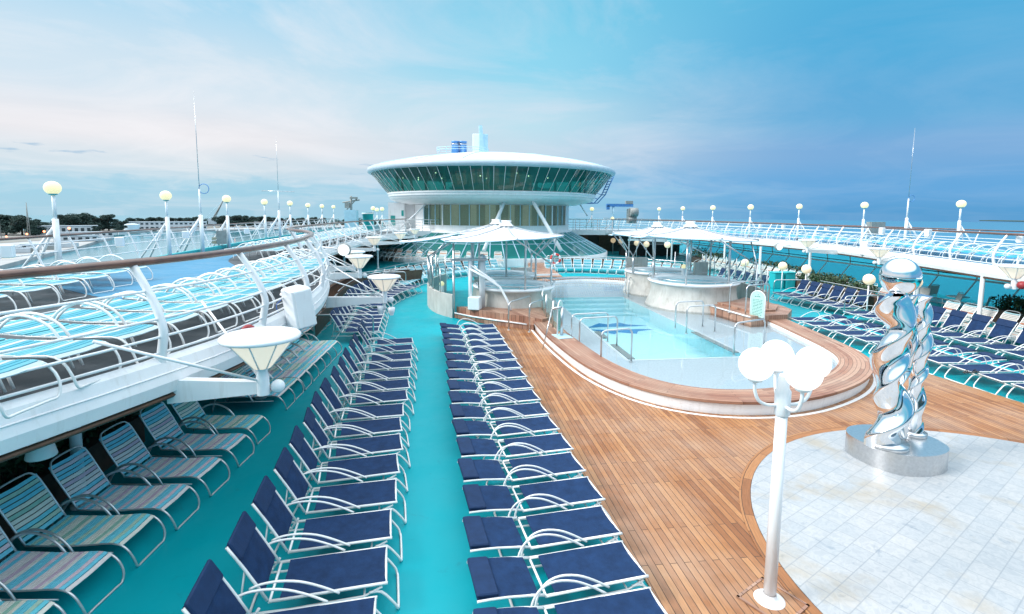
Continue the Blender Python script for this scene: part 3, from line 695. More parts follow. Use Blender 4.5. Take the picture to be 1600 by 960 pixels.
b = MB(); b.tube([(TX+x, TY-8.6, 6.5+1.15*math.exp(-(x/2.1)**2)) for x in [-4.5+.3*i for i in range(31)]], .09, 6); b.build('arched_bulkhead', M['ltblue'], tw)
b = MB()
for a in (-158,-151): 
    pass
# skirt of sloping glass around the drum
NSK = 26
for k_ in range(NSK):
    a0 = R(-168+156*k_/NSK); a1 = R(-168+156*(k_+1)/NSK)
    b = MB(); b.lathe([(8.25,2.55),(11.9,.62)], T, 1, a0, a1, smooth=False); o = b.build('skirt_pane', M['skirtglass'], tw)
    c0, s0 = math.cos(a0), math.sin(a0)
    b = MB(); b.tube([(TX+8.2*c0, TY+8.2*s0, 2.6),(TX+11.95*c0, TY+11.95*s0, .62)], .05, 4); b.build('glazing_bar', M['ltblue'], o)
b = MB(); b.lathe([(9.9,1.72),(9.96,1.72),(9.96,1.66),(9.9,1.66)], T, 64, R(-168), R(-12)); b.build('skirt_ring', M['ltblue'], tw)
b = MB(); b.lathe([(8.02,2.62),(8.3,2.64),(8.32,2.52),(8.02,2.5)], T, 96); b.build('skirt_top', M['white'], tw)
b = MB(); b.lathe([(7.8,0),(7.8,2.5)], T, 48); b.build('ground_core', M['curtain'], tw)
b = MB(); b.lathe([(12.0,.0),(12.0,.6),(11.6,.62)], T, 80, R(-170), R(-10)); b.build('skirt_kerb', M['white'], tw)
for p0, p1 in (((787,318),(756,392)),((832,314),(877,392))):
    A = UY(p0[0], p0[1], TY-9.3); B_ = UY(p1[0], p1[1], TY-12.3); b = MB(); b.tube([A, B_], .16, 12); b.build('strut', M['whitegloss'], tw)
# service ladder on the right edge of the disc
b = MB(); e0 = Vector((TX+11.2, TY-2.0, 5.6))
A = [UY(955,272,TY), UY(940,305,TY), UY(928,318,TY), UY(915,318,TY)]
b.tube(A, .06, 5); b.tube([p+Vector((.1,-1.0,0)) for p in A], .06, 5)
for t in range(9):
    p = A[0].lerp(A[1], t/8); b.tube([p, p+Vector((.1,-1.0,0))], .04, 4)
for t in (0,.5,1):
    p = A[1].lerp(A[2], t); b.tube([p, p+Vector((-1.0,0,.35))], .035, 4)
b.tube([A[1]+Vector((-1.1,0,.5)), A[2]+Vector((-1.0,0,.35)), A[3]], .04, 4); b.build('service_ladder', M['bluemet'], tw)
b = MB(); b.tube([UY(905,318,TY-2), UY(918,338,TY-2)], .07, 5); b.build('brace', M['white'], tw)
# roof furniture
for i, x in enumerate((711.5, 723.5)):
    p = UY(x, 236, TY-2); t = thing('funnel', 'left blue and silver exhaust pipe on the tower roof' if i == 0 else 'right blue and silver exhaust pipe on the tower roof', 'funnel', (p.x, p.y, 10.15), 'exhaust pipes on the tower roof')
    b = MB(); b.lathe([(.38,0),(.36,1.15),(.40,1.16),(.40,1.26),(.3,1.26),(.28,1.0)], (p.x,p.y,10.15), 20); b.build('pipe', M['bluemet'], t)
    b = MB(); b.lathe([(.39,.9),(.41,.95),(.39,1.0)], (p.x,p.y,10.15), 20); b.build('collar', M['steel'], t)
p = UY(751, 236, TY-2); t = thing('roof_mast', 'white and pale blue finned mast on the tower roof', 'mast', (p.x, p.y, 10.15))
b = MB(); b.box((p.x-.45,p.y,11.15),(.7,.5,2.0), bev=.05); b.build('white_fin', M['whitegloss'], t)
b = MB(); b.box((p.x+.42,p.y,11.1),(.55,.5,2.1), bev=.05); b.build('blue_fin', M['ltblue'], t)
b = MB(); b.add([(p.x-.1,p.y-.4,10.2),(p.x+.4,p.y-.4,10.2),(p.x+.12,p.y-.4,12.95),(p.x-.18,p.y-.4,12.95),(p.x-.1,p.y+.1,10.2),(p.x+.4,p.y+.1,10.2),(p.x+.12,p.y+.1,12.95),(p.x-.18,p.y+.1,12.95)], [(0,1,2,3),(7,6,5,4),(1,5,6,2),(4,0,3,7),(3,2,6,7)]); b.build('centre_blade', M['ltblue'], t)
p = UY(718, 236, TY-2); t = thing('roof_railing', 'small round railing around the exhaust pipes on the roof', 'railing', (p.x, p.y, 10.15))
ring = lambda r, z_: [(p.x+.3+r*1.7*math.cos(2*PI*i/28), p.y-.2+r*math.sin(2*PI*i/28), z_) for i in range(28)]
for zz in (10.5, 10.72): b = MB(); b.tube(ring(1.5, zz), .025, 4, closed=True); b.build('rail', M['ltblue'], t)
for q in ring(1.5, 0)[::3]: b = MB(); b.tube([(q[0],q[1],10.1),(q[0],q[1],10.74)], .025, 4); b.build('post', M['ltblue'], t)
# bridge decks beside the tower, left and right
bl = thing('bridge_deck', 'white bridge deck and cabin joining the tower to the left upper deck', 'bridge', (-5, 52, 0))
b = MB(); b.box((-2.9,51.5,2.42),(6.6,6,.5)); b.build('deck_plate', M['white'], bl)
b = MB(); b.box((-5.0,53.6,3.9),(1.6,2.0,2.9)); b.box((-3.2,54.6,4.1),(2.6,2.0,2.9)); b.build('cabin', M['white'], bl)
for c_, d_ in (((-5.35,52.58,3.55),(.45,.06,1.0)),((-4.4,52.58,4.3),(.22,.06,.55)),((-2.9,53.58,4.0),(.6,.06,1.7)),((-2.0,53.58,4.0),(.5,.06,1.7))): b = MB(); b.box(c_, d_); b.build('window', M['skirtglass'], bl)
b = MB()
for zz in (2.95,3.2,3.45): b.tube([(-6,48.6,zz),(-.6,48.6,zz)], .02, 4)
b.tube([(-6,48.6,3.72),(-.2,48.6,3.72)], .04, 5)
for i in range(8): b.tube([(-6+.75*i,48.6,2.6),(-6+.75*i,48.6,3.7)], .03, 4)
b.build('railing', M['frame'], bl)
b = MB(); b.tube([(-4.6,48.8,2.7),(-1.4,48.8,5.6)], .07, 6); b.build('brace', M['white'], bl)
br = thing('bridge_deck', 'white bridge deck with railing joining the tower to the right upper deck', 'bridge', (15, 55, 0))
b = MB(); b.box((17.2,55.0,2.42),(9.6,5,.5)); b.build('deck_plate', M['white'], br)
b = MB()
for zz in (2.95,3.2,3.45): b.tube([(12.4,52.6,zz),(17.4,52.6,zz)], .02, 4)
b.tube([(12.4,52.6,3.8),(17.6,52.6,3.8)], .045, 5)
for i in range(8): b.tube([(12.4+.72*i,52.6,2.6),(12.4+.72*i,52.6,3.8)], .03, 4)
b.build('railing', M['frame'], br)
# cabin walls under the far decks
w_ = thing('cabin_wall', 'dim yellow grey cabin wall with doors below the far left deck', 'wall', (-7, 46, 0))
b = MB(); b.box((-6.2,50.5,1.1),(9.2,.3,2.2)); b.build('panel', M['curtain'], w_)
for x in (-9.3,-7.2): b = MB(); b.box((x,50.3,1.1),(1.5,.12,2.0)); b.build('door', M['brown'], w_)
b = MB(); b.box((-4.8,47.2,.55),(1.2,.8,1.1)); b.build('bar_counter', M['brown'], w_)
w_ = thing('cabin_wall', 'dark cabin wall with bar opening below the far right deck', 'wall', (20, 57, 0))
b = MB(); b.box((19.5,58.0,1.1),(12,.3,2.2)); b.build('panel', M['dark'], w_)
for x in (15.5,18.2): b = MB(); b.box((x,57.8,1.05),(1.4,.12,1.9)); b.build('door', M['brown'], w_)
w_ = thing('bar_counter', 'long dark bar counter with stools under the far right deck', 'bar', (21, 53, 0))
b = MB(); b.box((21.5,52.5,.55),(6.5,.7,1.1)); b.build('counter', M['dark'], w_)
b = MB(); b.box((21.5,52.4,1.14),(6.9,1.0,.07)); b.build('counter_top', M['brown'], w_)
for i in range(8):
    x = 18.8+i*.75; s_ = thing('bar_stool', nth(i+1)+' dark bar stool from the left at the far bar counter', 'bar stool', (x,51.6,0), 'bar stools under the right deck')
    b = MB(); b.lathe([(.01,.78),(.19,.78),(.2,.72),(.01,.7)], (x,51.6,0), 12); b.build('seat', M['dark'], s_)
    b = MB(); b.lathe([(.2,0),(.2,.03),(.03,.05),(.03,.7)], (x,51.6,0), 10); b.build('stand', M['rubber'], s_)

# ================================================================== LOUNGERS  (origin on the deck below the hinge, +x towards the feet)
def sling_lounger(name, label, ang, cloth, fr, grp=None):
    t = thing(name, label, 'sun lounger', (0,0,0), grp)
    W = .31; ca, sa = math.cos(ang), math.sin(ang); zs = .36
    for s in (-1, 1):
        b = MB(); b.tube([(.0,s*W,zs),(1.12,s*W,zs+.005),(1.2,s*W,zs+.005)], .017, 6); b.build('side_rail', fr, t)
        b = MB(); b.tube([(-.02,s*(W-.005),zs+.012)]+[(-.02-ca*q, s*(W-.005), zs+.012+sa*q+.02*math.sin(q*4)) for q in (.2,.4,.58,.73)], .016, 6); b.build('back_rail', fr, t)
        # bowed armrest
        b = MB(); y = s*(W+.045)
        if ang > .5: ar = cat_rom([(-.17,y,.56),(-.06,y,.595),(.12,y,.60),(.32,y,.56),(.52,y,.47),(.70,y,.365)], 3)
        else: ar = cat_rom([(-.14,y,.27),(-.11,y,.42),(-.02,y,.545),(.13,y,.595),(.33,y,.565),(.52,y,.475),(.70,y,.36)], 3)
        b.tube(ar, .0125, 6, flat=1.15); b.build('armrest', fr, t)
        b = MB(); b.tube([(-.34,s*W,.255),(.2,s*W,.235),(.95,s*W,.25),(1.14,s*W,.33)], .014, 5); b.build('lower_rail', fr, t)
    b = MB(); y = W
    b.tube(cat_rom([(1.0,-y,.28),(1.13,-y,.27),(1.27,-y*.98,.10),(1.30,-y*.92,.03),(1.31,-y*.7,.016),(1.31,y*.7,.016),(1.30,y*.92,.03),(1.27,y*.98,.10),(1.13,y,.27),(1.0,y,.28)], 3), .0155, 6); b.build('front_leg', fr, t)
    b = MB(); b.tube(cat_rom([(-.10,-y,.30),(-.22,-y,.12),(-.27,-y*.92,.03),(-.28,-y*.7,.016),(-.28,y*.7,.016),(-.27,y*.92,.03),(-.22,y,.12),(-.10,y,.30)], 3), .0155, 6); b.build('rear_leg', fr, t)
    for x_, z_, r_ in ((1.18,zs,.015),(.0,zs-.01,.015),(.95,.25,.012)): b = MB(); b.tube([(x_,-W,z_),(x_,W,z_)], r_, 6); b.build('crossbar', fr, t)
    if ang > .5:
        b = MB()
        for s in (-1,1): b.tube([(-.02-ca*.42, s*W*.9, zs+sa*.42),(-.30,s*W*.9,.25)], .011, 5)
        b.build('back_support', fr, t)
    # seat cloth, slightly sagging and rippled
    rnd = random.Random(int(ang*100)+3)
    def cloth_mesh(P_, nu, nv, sag):
        b = MB(); vs = []
        for i in range(nu+1):
            for j in range(nv+1):
                u, v_ = i/nu, j/nv; p = Vector(P_(u)); n_ = Vector(P_(min(u+.01,1)))-Vector(P_(max(u-.01,0))); n_ = Vector((-n_.z,0,n_.x)).normalized()
                dz = -sag*math.sin(PI*v_)*(.6+.4*math.sin(PI*u))+(.0045*math.sin(u*41+v_*6+3*math.sin(v_*7+u*5))+.004*math.sin(u*23-v_*9))*(1-abs(2*v_-1))
                q = p+n_*dz; vs.append((q.x, (v_*2-1)*(W-.004)*(1-.0*u), q.z))
        n1 = nv+1; fs = [(i*n1+j,(i+1)*n1+j,(i+1)*n1+j+1,i*n1+j+1) for i in range(nu) for j in range(nv)]
        b.add(vs, fs, 0, True)
        b.add([(x,y_,z_-.006) for x,y_,z_ in vs], [f[::-1] for f in fs], 0, True); return b
    cloth_mesh(lambda u: (.10+1.075*u, 0, zs+.018), 26, 6, .03).build('seat_sling', cloth, t)
    bk = cloth_mesh(lambda u: (-.03-ca*(.06+.66*u), 0, zs+.03+sa*(.06+.66*u)+.02*math.sin(u*3)), 16, 6, .022).build('back_sling', cloth, t)
    mcen = Vector((-.03-ca*.605, 0, zs+.03+sa*.605+.018)); nn = Vector((sa, 0, ca))
    b = MB(); b.box(mcen+nn*.018, (.235, .60, .042), 0, ry=ang, bev=.02); b.build('headrest', M['navypad'], t)
    return t
def strap_lounger(name, label, ang, mats, fr, grp=None, simple=False):
    t = thing(name, label, 'sun lounger', (0,0,0), grp)
    W = .30; ca, sa = math.cos(ang), math.sin(ang); zs = .34
    seat = [Vector(p) for p in ((0,0,zs),(.55,0,zs-.01),(.98,0,zs+.01),(1.12,0,zs-.02))]
    back = [Vector((-.02-ca*q, 0, zs+.01+sa*q)) for q in (0,.3,.6,.72)]
    n = 5 if simple else 6
    for s in (-1,1):
        b = MB(); b.tube([(-.36,s*W,.23),(-.05,s*W,.22),(1.0,s*W,.23)] if not simple else [(0,s*W,zs),(1.0,s*W,zs)], .012, 4); b.build('lower_rail', fr, t)
        b = MB(); y = s*(W+.035); b.tube(cat_rom([(-.30,y,.02),(-.22,y,.30),(-.08,y,.50),(.14,y,.57),(.36,y,.50),(.50,y,.36),(.58,y,.22)] if not simple else [(-.42,y,.02),(-.36,y,.35),(-.15,y,.56),(.10,y,.62),(.36,y,.54),(.52,y,.38),(.66,y,.02)], 3), .014, n, flat=1.4); b.build('armrest', fr, t)
    b = MB(); b.tube(cat_rom([(-.02,-W,zs),(.55,-W,zs-.01),(1.0,-W,zs+.01),(1.16,-W,zs-.06),(1.24,-W*.98,.14),(1.25,-W*.85,.02),(1.25,-W*.5,.014),(1.25,W*.5,.014),(1.25,W*.85,.02),(1.24,W*.98,.14),(1.16,W,zs-.06),(1.0,W,zs+.01),(.55,W,zs-.01),(-.02,W,zs)], 3), .014, n); b.build('seat_frame', fr, t)
    tp = .76
    b = MB(); b.tube(cat_rom([(-.02,-W,zs)]+[(-.02-ca*q, -W*(1 if q < .7 else .9), zs+sa*q) for q in (.3,.6,.70)]+[(-.02-ca*tp,-W*.6,zs+sa*tp),(-.02-ca*tp,W*.6,zs+sa*tp)]+[(-.02-ca*q, W*(1 if q < .7 else .9), zs+sa*q) for q in (.70,.6,.3)]+[(-.02,W,zs)], 3), .014, n); b.build('back_frame', fr, t)
    def straps(nm, P_, L_, pitch):
        b = MB(); k_ = int(L_/pitch)
        for i in range(k_):
            u0 = i/k_; u1 = (i+.80)/k_; p, q = Vector(P_(u0)), Vector(P_(u1)); nrm = Vector((-(q-p).z,0,(q-p).x)).normalized()*.006
            if nrm.z < 0: nrm = -nrm
            vs = []
            for s_ in (-1, 0, 1):
                dz = Vector((0,0,-.012 if s_ == 0 else 0))
                for c in (p+nrm, q+nrm, q-nrm, p-nrm): vs.append((c.x, s_*W*1.02, c.z+dz.z))
            fs = [(0,1,5,4),(4,5,9,8),(3,7,6,2),(7,11,10,6),(1,2,6,5),(5,6,10,9),(0,4,7,3),(4,8,11,7),(0,3,2,1),(8,9,10,11)]
            b.add(vs, fs, (i*5+i//4) % len(mats))
        return b.build(nm, mats, t)
    seatc = cat_rom([(-.02,0,zs+.012),(.55,0,zs),(.98,0,zs+.02),(1.13,0,zs-.02)], 6)
    def along(pl):
        rs = resample(pl, n=60); return lambda u: rs[min(60, max(0, round(u*60)))][0]
    def lerpalong(pl):
        rs = resample(pl, n=60)
        def f(u):
            x = u*60; i = min(59, int(x)); return rs[i][0].lerp(rs[i+1][0], x-i)
        return f
    pit_ = .056 if not simple else .075
    straps('seat_straps', lerpalong(seatc), 1.15, pit_)
    straps('back_straps', lambda u: (-.03-ca*(.03+.66*u), 0, zs+.014+sa*(.03+.66*u)), .66, pit_)
    return t
BACK_UP, BACK_FLAT = R(61), R(5)
PR = {}
def first_or_dup(key, maker, loc, rz, label, group):
    if key not in PR:
        PR[key] = maker(); o = PR[key]; o.location = loc; o.rotation_euler = (0,0,rz); tag(o, label, None, group); return o
    return dup(PR[key], loc, rz, label, None, group)
mk_navy_up = lambda: sling_lounger('sun_lounger', '', BACK_UP, M['navy'], M['frame'])
mk_navy_flat = lambda: sling_lounger('sun_lounger', '', BACK_FLAT, M['navy'], M['frame'])
mk = lambda st, ang, fr='silver', simple=False: (lambda: strap_lounger('sun_lounger', '', ang, ST[st], M[fr], simple=simple))
jit = lambda a=1.2: R(random.uniform(-a, a))
def J(v=.025): return random.uniform(-v, v)
# row A: raised backs beside the turquoise aisle
for k_ in range(15):
    y = 4.72+.79*k_; x = -1.89-.045*(y-5)*.75
    if k_ > 12: y += .1*(k_-12)
    first_or_dup('nu', mk_navy_up, (x+J(.04), y+J(.03), .002), R(7)+jit(2.2), nth(k_+1)+' navy lounger from the near end of the left centre row with raised backs', 'navy loungers with raised backs beside the aisle')
# row B: flat
for k_ in range(18):
    y = 4.47+.787*k_; x = .24+.78-.0383*(y-5)
    first_or_dup('nf', mk_navy_flat, (x+J(.035), y+J(.015), .002), R(7)+jit(1.0), nth(k_+1)+' navy lounger from the near end of the flat row beside the teak deck', 'navy loungers lying flat beside the teak deck')
# striped row under the left balcony
strip = [(-5.33,4.45),(-5.22,5.3),(-5.12,6.08),(-5.05,6.80),(-4.95,7.55),(-4.86,8.42),(-4.80,9.33),(-4.80,10.2)]
for i, (x, y) in enumerate(strip):
    kk = 'mauve' if i % 2 == 0 and i != 0 or i == 3 else 'green'
    kk = ['green','green','green','mauve','green','mauve'][i] if i < 6 else kk
    kk = ['mauve','green','mauve','green','mauve','mauve','mauve','green'][i]
    first_or_dup('s'+kk, mk(kk, BACK_UP), (x, y, .002), R(-6)+jit(1.5), '%s striped lounger from the near end beside the planter, %s straps' % (nth(i+1), 'mauve' if kk == 'mauve' else 'green'), 'striped strap loungers under the left balcony')
for i in range(8):
    y = 11.85+.62*i; x = -4.8+.03*i; kk = ['mauve','green'][i % 2]
    first_or_dup('s'+kk, mk(kk, BACK_UP), (x, y, .002), R(-3)+jit(1.5), '%s striped lounger from the lamp arm in the group behind the gap' % nth(i+1), 'striped strap loungers behind the lamp arm')
for i in range(6):
    first_or_dup('s'+['green','mauve'][i % 2], mk(['green','mauve'][i % 2], BACK_UP), (-5.9+.02*i, 17.4+.75*i, .002), R(-6)+jit(2), '%s striped lounger from the loudspeaker, half hidden behind balcony posts' % nth(i+1), 'striped loungers behind the speaker')
# group C: navy rows in front of the wooden divider
for i in range(6):
    y = 17.75+.72*i
    first_or_dup('nu', mk_navy_up, (-3.55-.04*i, y, .002), R(4)+jit(), '%s navy lounger in the short row before the wooden divider' % nth(i+1), 'navy loungers before the wooden divider, near part')
for i in range(9):
    y = 22.6+.75*i; a = [R(2)-R(3)*i][0]
    first_or_dup('nu', mk_navy_up, (-3.9-.03*i+.045*i*i*.5, y, .002), a+jit(), '%s navy lounger along the curved end of the wooden divider' % nth(i+1), 'navy loungers before the wooden divider, curved far part')
for i in range(10):
    y = 23+.8*i
    first_or_dup('sgrey', mk('grey', R(50)), (-6.3+.05*i, y, .002), R(-8)+jit(2), '%s grey strap lounger counted from the near end under the left deck' % nth(i+1), 'grey strap loungers under the left deck')
# turquoise arc behind the pool
def arc_row(pts, step, key, maker, lab, grp, flip=1, z0=.002, rot=0):
    rs = resample(cat_rom([(x,y,0) for x,y in pts], 5), step)
    for i, (p, d) in enumerate(rs):
        a = math.atan2(-d.x*flip, d.y*flip)
        first_or_dup(key, maker, (p.x, p.y, z0), a+rot+jit(), lab % nth(i+1), grp)
arc_row([(-3.3,29.6),(-2.6,32.1),(-1.0,34.6),(1.0,36.6),(3.6,38.0)], .74, 'aq', mk('aqua', R(56), 'frame'), '%s turquoise lounger from the left in the left arc behind the pool', 'turquoise loungers in an arc behind the pool, left of the ramp', -1, rot=PI)

arc_row([(7.7,38.2),(10.4,37.9),(12.9,36.6),(14.9,34.6),(16.4,32.4)], .72, 'aq', mk('aqua', R(56), 'frame'), '%s turquoise lounger from the ramp in the right arc behind the pool', 'turquoise loungers in an arc behind the pool, right of the ramp', -1, rot=PI)
for i in range(12):
    a = R(-150+5.2*i); r_ = 12.9
    first_or_dup('aw', mk('cream', R(56), 'frame', True), (TX+r_*math.cos(a)*1.0, TY+r_*math.sin(a), .3), a+jit(3), '%s white lounger from the left at the foot of the sloping tower glass' % nth(i+1), 'white loungers at the foot of the tower')
# right hand navy rows
for i in range(13):
    y = 18.0-.8*i; x = 14.55+.02*i
    first_or_dup('nf', mk_navy_flat, (x+J(), y+J(), .002), R(180-5)+jit(), '%s flat navy lounger from the far end of the right teak edge row' % nth(i+1), 'flat navy loungers right of the pool')
for i in range(6):
    y = 24.25-.74*i
    first_or_dup('nu', mk_navy_up, (18.1+.03*i, y+J(), .002), R(180-3)+jit(), '%s navy lounger from the far end before the right green plants' % nth(i+1), 'six navy loungers in front of the green plants')
for i in range(6):
    y = 30.2-.78*i
    first_or_dup('nu', mk_navy_up, (17.0+.05*i, y+J(), .002), R(180-3)+jit(), '%s navy lounger from the far end in the row behind the right hot tubs' % nth(i+1), 'navy loungers behind the right hot tubs')
for i in range(10):
    y = 19.0-.79*i
    first_or_dup('nu', mk_navy_up, (17.75+J(), y+J(), .002), R(180-5)+jit(), '%s navy lounger from the far end in the row behind the sculpture' % nth(i+1), 'navy loungers with raised backs behind the sculpture')
for i in range(9):
    y = 18.1-.76*i
    first_or_dup('cr', mk('cream', BACK_UP, 'silver'), (20.0-.05*i, y+J(), .002), R(180-6)+jit(), '%s white and peach strap lounger from the far end in the near right row' % nth(i+1), 'white strap loungers under the right balcony, near part')
for i in range(4):
    y = 24.0-.85*i
    first_or_dup('cr', mk('cream', BACK_UP, 'silver'), (21.0, y+J(), .002), R(180-6)+jit(), '%s white strap lounger from the far end beside the green plants' % nth(i+1), 'white strap loungers beside the planter')
for i in range(16):
    y = 40.5-.78*i
    first_or_dup('cr', mk('cream', BACK_UP, 'silver'), (21.2+.12*math.sin(i/5), y+J(), .002), R(180-4)+jit(), '%s white strap lounger from the far end of the long far right row' % nth(i+1), 'white strap loungers under the right balcony, far part')
# upper decks: flat turquoise strap loungers
UPZ = ZD+.004
for i in range(17):
    y = 3.6+.78*i; x = -5.15+.10*min(i, 7)-.02*max(0, i-9)**1.6*.35
    first_or_dup('up', mk('aqua', R(4), 'frame', True), (x+J(.04), y+J(.02), UPZ), R(-9)+jit(2), '%s flat turquoise lounger from the near end along the left balcony railing' % nth(i+1), 'flat turquoise loungers along the near left balcony railing')
for i in range(27):
    y = 20.2+.80*i; x = -7.35+.03*max(0, i-12)*1.6
    first_or_dup('up', mk('aqua', R(4), 'frame', True), (x+J(.04), y+J(.02), UPZ), R(-3)+jit(2), '%s flat turquoise lounger from the near end along the far left balcony railing' % nth(i+1), 'flat turquoise loungers along the far left balcony railing')
for i in range(8):
    y = 7.6+.96*i; x = -9.15-.09*max(0, i-3)
    first_or_dup('up', mk('aqua', R(4), 'frame', True), (x+J(.05)+.6, y+J(.03), UPZ), R(-12)+jit(3), '%s flat turquoise lounger from the near end along the harbour side railing' % nth(i+1), 'flat turquoise loungers along the harbour side railing')
rs = resample(er, .80)
n_ = 0
for i, (p, d) in enumerate(rs):
    if p.y < 11.5 or p.y > 49: continue
    n_ += 1; a = math.atan2(-d.x, d.y)
    nx, ny = d.y, -d.x
    first_or_dup('ups', mk('sea', R(4), 'frame', True), (p.x+nx*1.9, p.y+ny*1.9, UPZ), a+PI+jit(2), '%s flat turquoise lounger from the near end along the right balcony railing' % nth(n_), 'flat turquoise loungers along the right balcony railing')

# ================================================================== HOT TUBS, CANOPIES, WIND SCREENS
def hot_tub(x, y, r, h, label, flare=.18, a_open=0):
    t = thing('hot_tub', label, 'hot tub', (x, y, 0), 'round stone hot tubs beside the pool')
    b = MB(); b.lathe([(r+flare*.55,.0),(r+flare*.35,.25),(r-.02,.7),(r-.06,h-.22),(r+.02,h-.06)], (x,y,0), 56); b.build('drum', M['stone'], t)
    b = MB(); b.lathe([(r+.02,h-.06),(r+.10,h-.02),(r+.12,h+.03),(r+.05,h+.07),(r-.32,h+.05),(r-.40,h-.02),(r-.42,h-.3),(r-.8,h-.32),(.05,h-.6)], (x,y,0), 56); b.build('shell', M['whitegloss'], t)
    b = MB(); b.lathe([(r-.41,h-.10),(.02,h-.10)], (x,y,0), 48); b.build('water', M['tubwater'], t)
    b = MB(); c = [(x+(r+.10)*math.cos(a), y+(r+.10)*math.sin(a), h+.20) for a in [2*PI*i/40 for i in range(40)]]
    b.tube(c, .018, 5, closed=True); b.build('rim_rail', M['steel'], t)
    for i in range(12):
        a = 2*PI*i/12; b = MB(); b.tube([(x+(r+.02)*math.cos(a), y+(r+.02)*math.sin(a), h+.02),(x+(r+.10)*math.cos(a), y+(r+.10)*math.sin(a), h+.20)], .012, 4); b.build('rail_bracket', M['steel'], t)
    return t
hot_tub(2.95, 22.45, 1.72, 1.18, 'front left hot tub behind the white pool lift', flare=.05)
hot_tub(2.95, 26.6, 1.62, 1.18, 'rear left hot tub behind the tub with the pool lift', flare=.05)
hot_tub(11.45, 22.6, 1.95, 1.30, 'front right hot tub with flared stone side standing in the pool', flare=.45)
hot_tub(11.45, 26.6, 1.7, 1.30, 'rear right hot tub with flared stone side beyond the nearer one', flare=.4)
def canopy(label, apex, cor, posts, base_z):
    t = thing('canopy', label, 'canopy', (apex[0], apex[1], 0), 'white peaked fabric canopies over the hot tubs')
    n = len(cor); A = Vector(apex); k_ = 6
    b = MB()
    vs = []; fs = []
    # each gore sags a little between ridge and edge
    for g in range(n):
        p, q = Vector(cor[g]), Vector(cor[(g+1) % n]); base_ = len(vs)
        for i in range(k_+1):
            u = .09+.91*i/k_
            for j in range(k_+1):
                v_ = j/k_; e = p.lerp(q, v_); inw = (A-e); e = e+Vector((inw.x,inw.y,0))*.05*math.sin(PI*v_)
                pt = A.lerp(e, u); pt.z -= .10*math.sin(PI*u)*(1) + .05*math.sin(PI*v_)*u; vs.append(pt)
        for i in range(k_):
            for j in range(k_): c = base_+i*(k_+1)+j; fs.append((c, c+k_+1, c+k_+2, c+1))
    b.add(vs, fs, 0, True); b.add([v-Vector((0,0,.012)) for v in vs], [f[::-1] for f in fs], 0, True); b.build('fabric_roof', M['fabric'], t)
    for g in range(n):
        p, q = Vector(cor[g]), Vector(cor[(g+1) % n])
        b = MB(); L_ = []
        for i in range(k_+1):
            u = i/k_; pt = A.lerp(p, u); pt.z += .03-.10*math.sin(PI*u); L_.append(pt)
        b.tube(L_, .03, 6); b.build('ridge_bar', M['steel'], t)
        b = MB(); L_ = []
        for i in range(k_+1):
            v_ = i/k_; e = p.lerp(q, v_); inw = (A-e); e = e+Vector((inw.x,inw.y,0))*.05*math.sin(PI*v_); e.z -= .06*math.sin(PI*v_)+.02; L_.append(e)
        b.tube(L_, .022, 5); b.build('edge_bar', M['ltblue'], t)
    b = MB(); b.lathe([(.34,.0),(.20,.10),(.14,.22)], A, 12); b.tube([A+Vector((-.22,0,.2)), A+Vector((.22,0,.2))], .035, 5); b.tube([A+Vector((-.28,0,-.05)), A+Vector((-.16,0,.2))], .02, 4); b.tube([A+Vector((.28,0,-.05)), A+Vector((.16,0,.2))], .02, 4); b.build('peak_cap', M['whitegloss'], t)
    for (x, y, zb, zt, tg) in posts:
        b = MB(); b.tube([(x,y,zb),(x,y,zt)], .045, 8); o = b.build('post', M['steel'], t)
        b = MB()
        for g in tg:
            c = Vector(cor[g % n]).lerp(A, .12); b.tube([(x,y,zt-.02),(c.x,c.y,c.z-.08)], .03, 6)
        b.build('brace', M['steel'], o)
ap = UY(791, 353, 22.3)
c1_ = [UY(696,377,20.4), UY(808,374,19.5), UY(881,368,22.2), (5.3,24.6,3.2), (2.6,25.6,3.2), (-.3,24.6,3.15)]
canopy('front left canopy over the tub with the pool lift', tuple(ap), [tuple(c) for c in c1_],
  [(.27,21.5,.0,3.12,[0]),(-.72,24.4,.95,2.35,[0,5]),(1.1,23.1,1.2,3.2,[]),(4.55,22.0,1.2,2.2,[1,2]),(3.2,20.75,1.2,3.38,[]),(1.35,21.6,1.2,3.3,[0]),(4.2,24.0,1.2,2.4,[2,3])], 0)
ap = UY(775, 350, 26.4)
canopy('rear left canopy, its left tip reaching over the turquoise aisle', tuple(ap), [tuple(c) for c in [UY(624,379,25.8), (.5,23.9,3.45), (3.4,23.4,3.4), (5.4,25.6,3.2), (4.6,28.6,3.2), (.6,29.2,3.15)]],
  [(-.95,26.2,.95,2.2,[0,1]),(-.6,28.2,0,2.3,[0,5]),(2.9,25.0,1.2,3.3,[]),(4.5,27.1,1.2,2.2,[3,4]),(1.4,27.4,1.2,3.3,[])], 0)
ap = UY(1079, 354, 21.8)
canopy('front right canopy above the nearer flared hot tub', tuple(ap), [tuple(c) for c in [UY(1012,368,21.6), UY(1129,374,19.7), UY(1186,376,21.6), (14.6,24.2,3.25), (11.6,25.2,3.2), (9.0,24.4,3.3)]],
  [(10.3,20.95,1.3,3.3,[0]),(13.35,20.6,.0,2.25,[1,2]),(12.9,22.0,1.3,3.3,[2]),(12.4,21.2,1.3,3.3,[1]),(9.9,23.6,1.3,2.2,[0,5]),(13.2,24.3,1.0,3.2,[3])], 0)
ap = UY(1027, 354, 25.8)
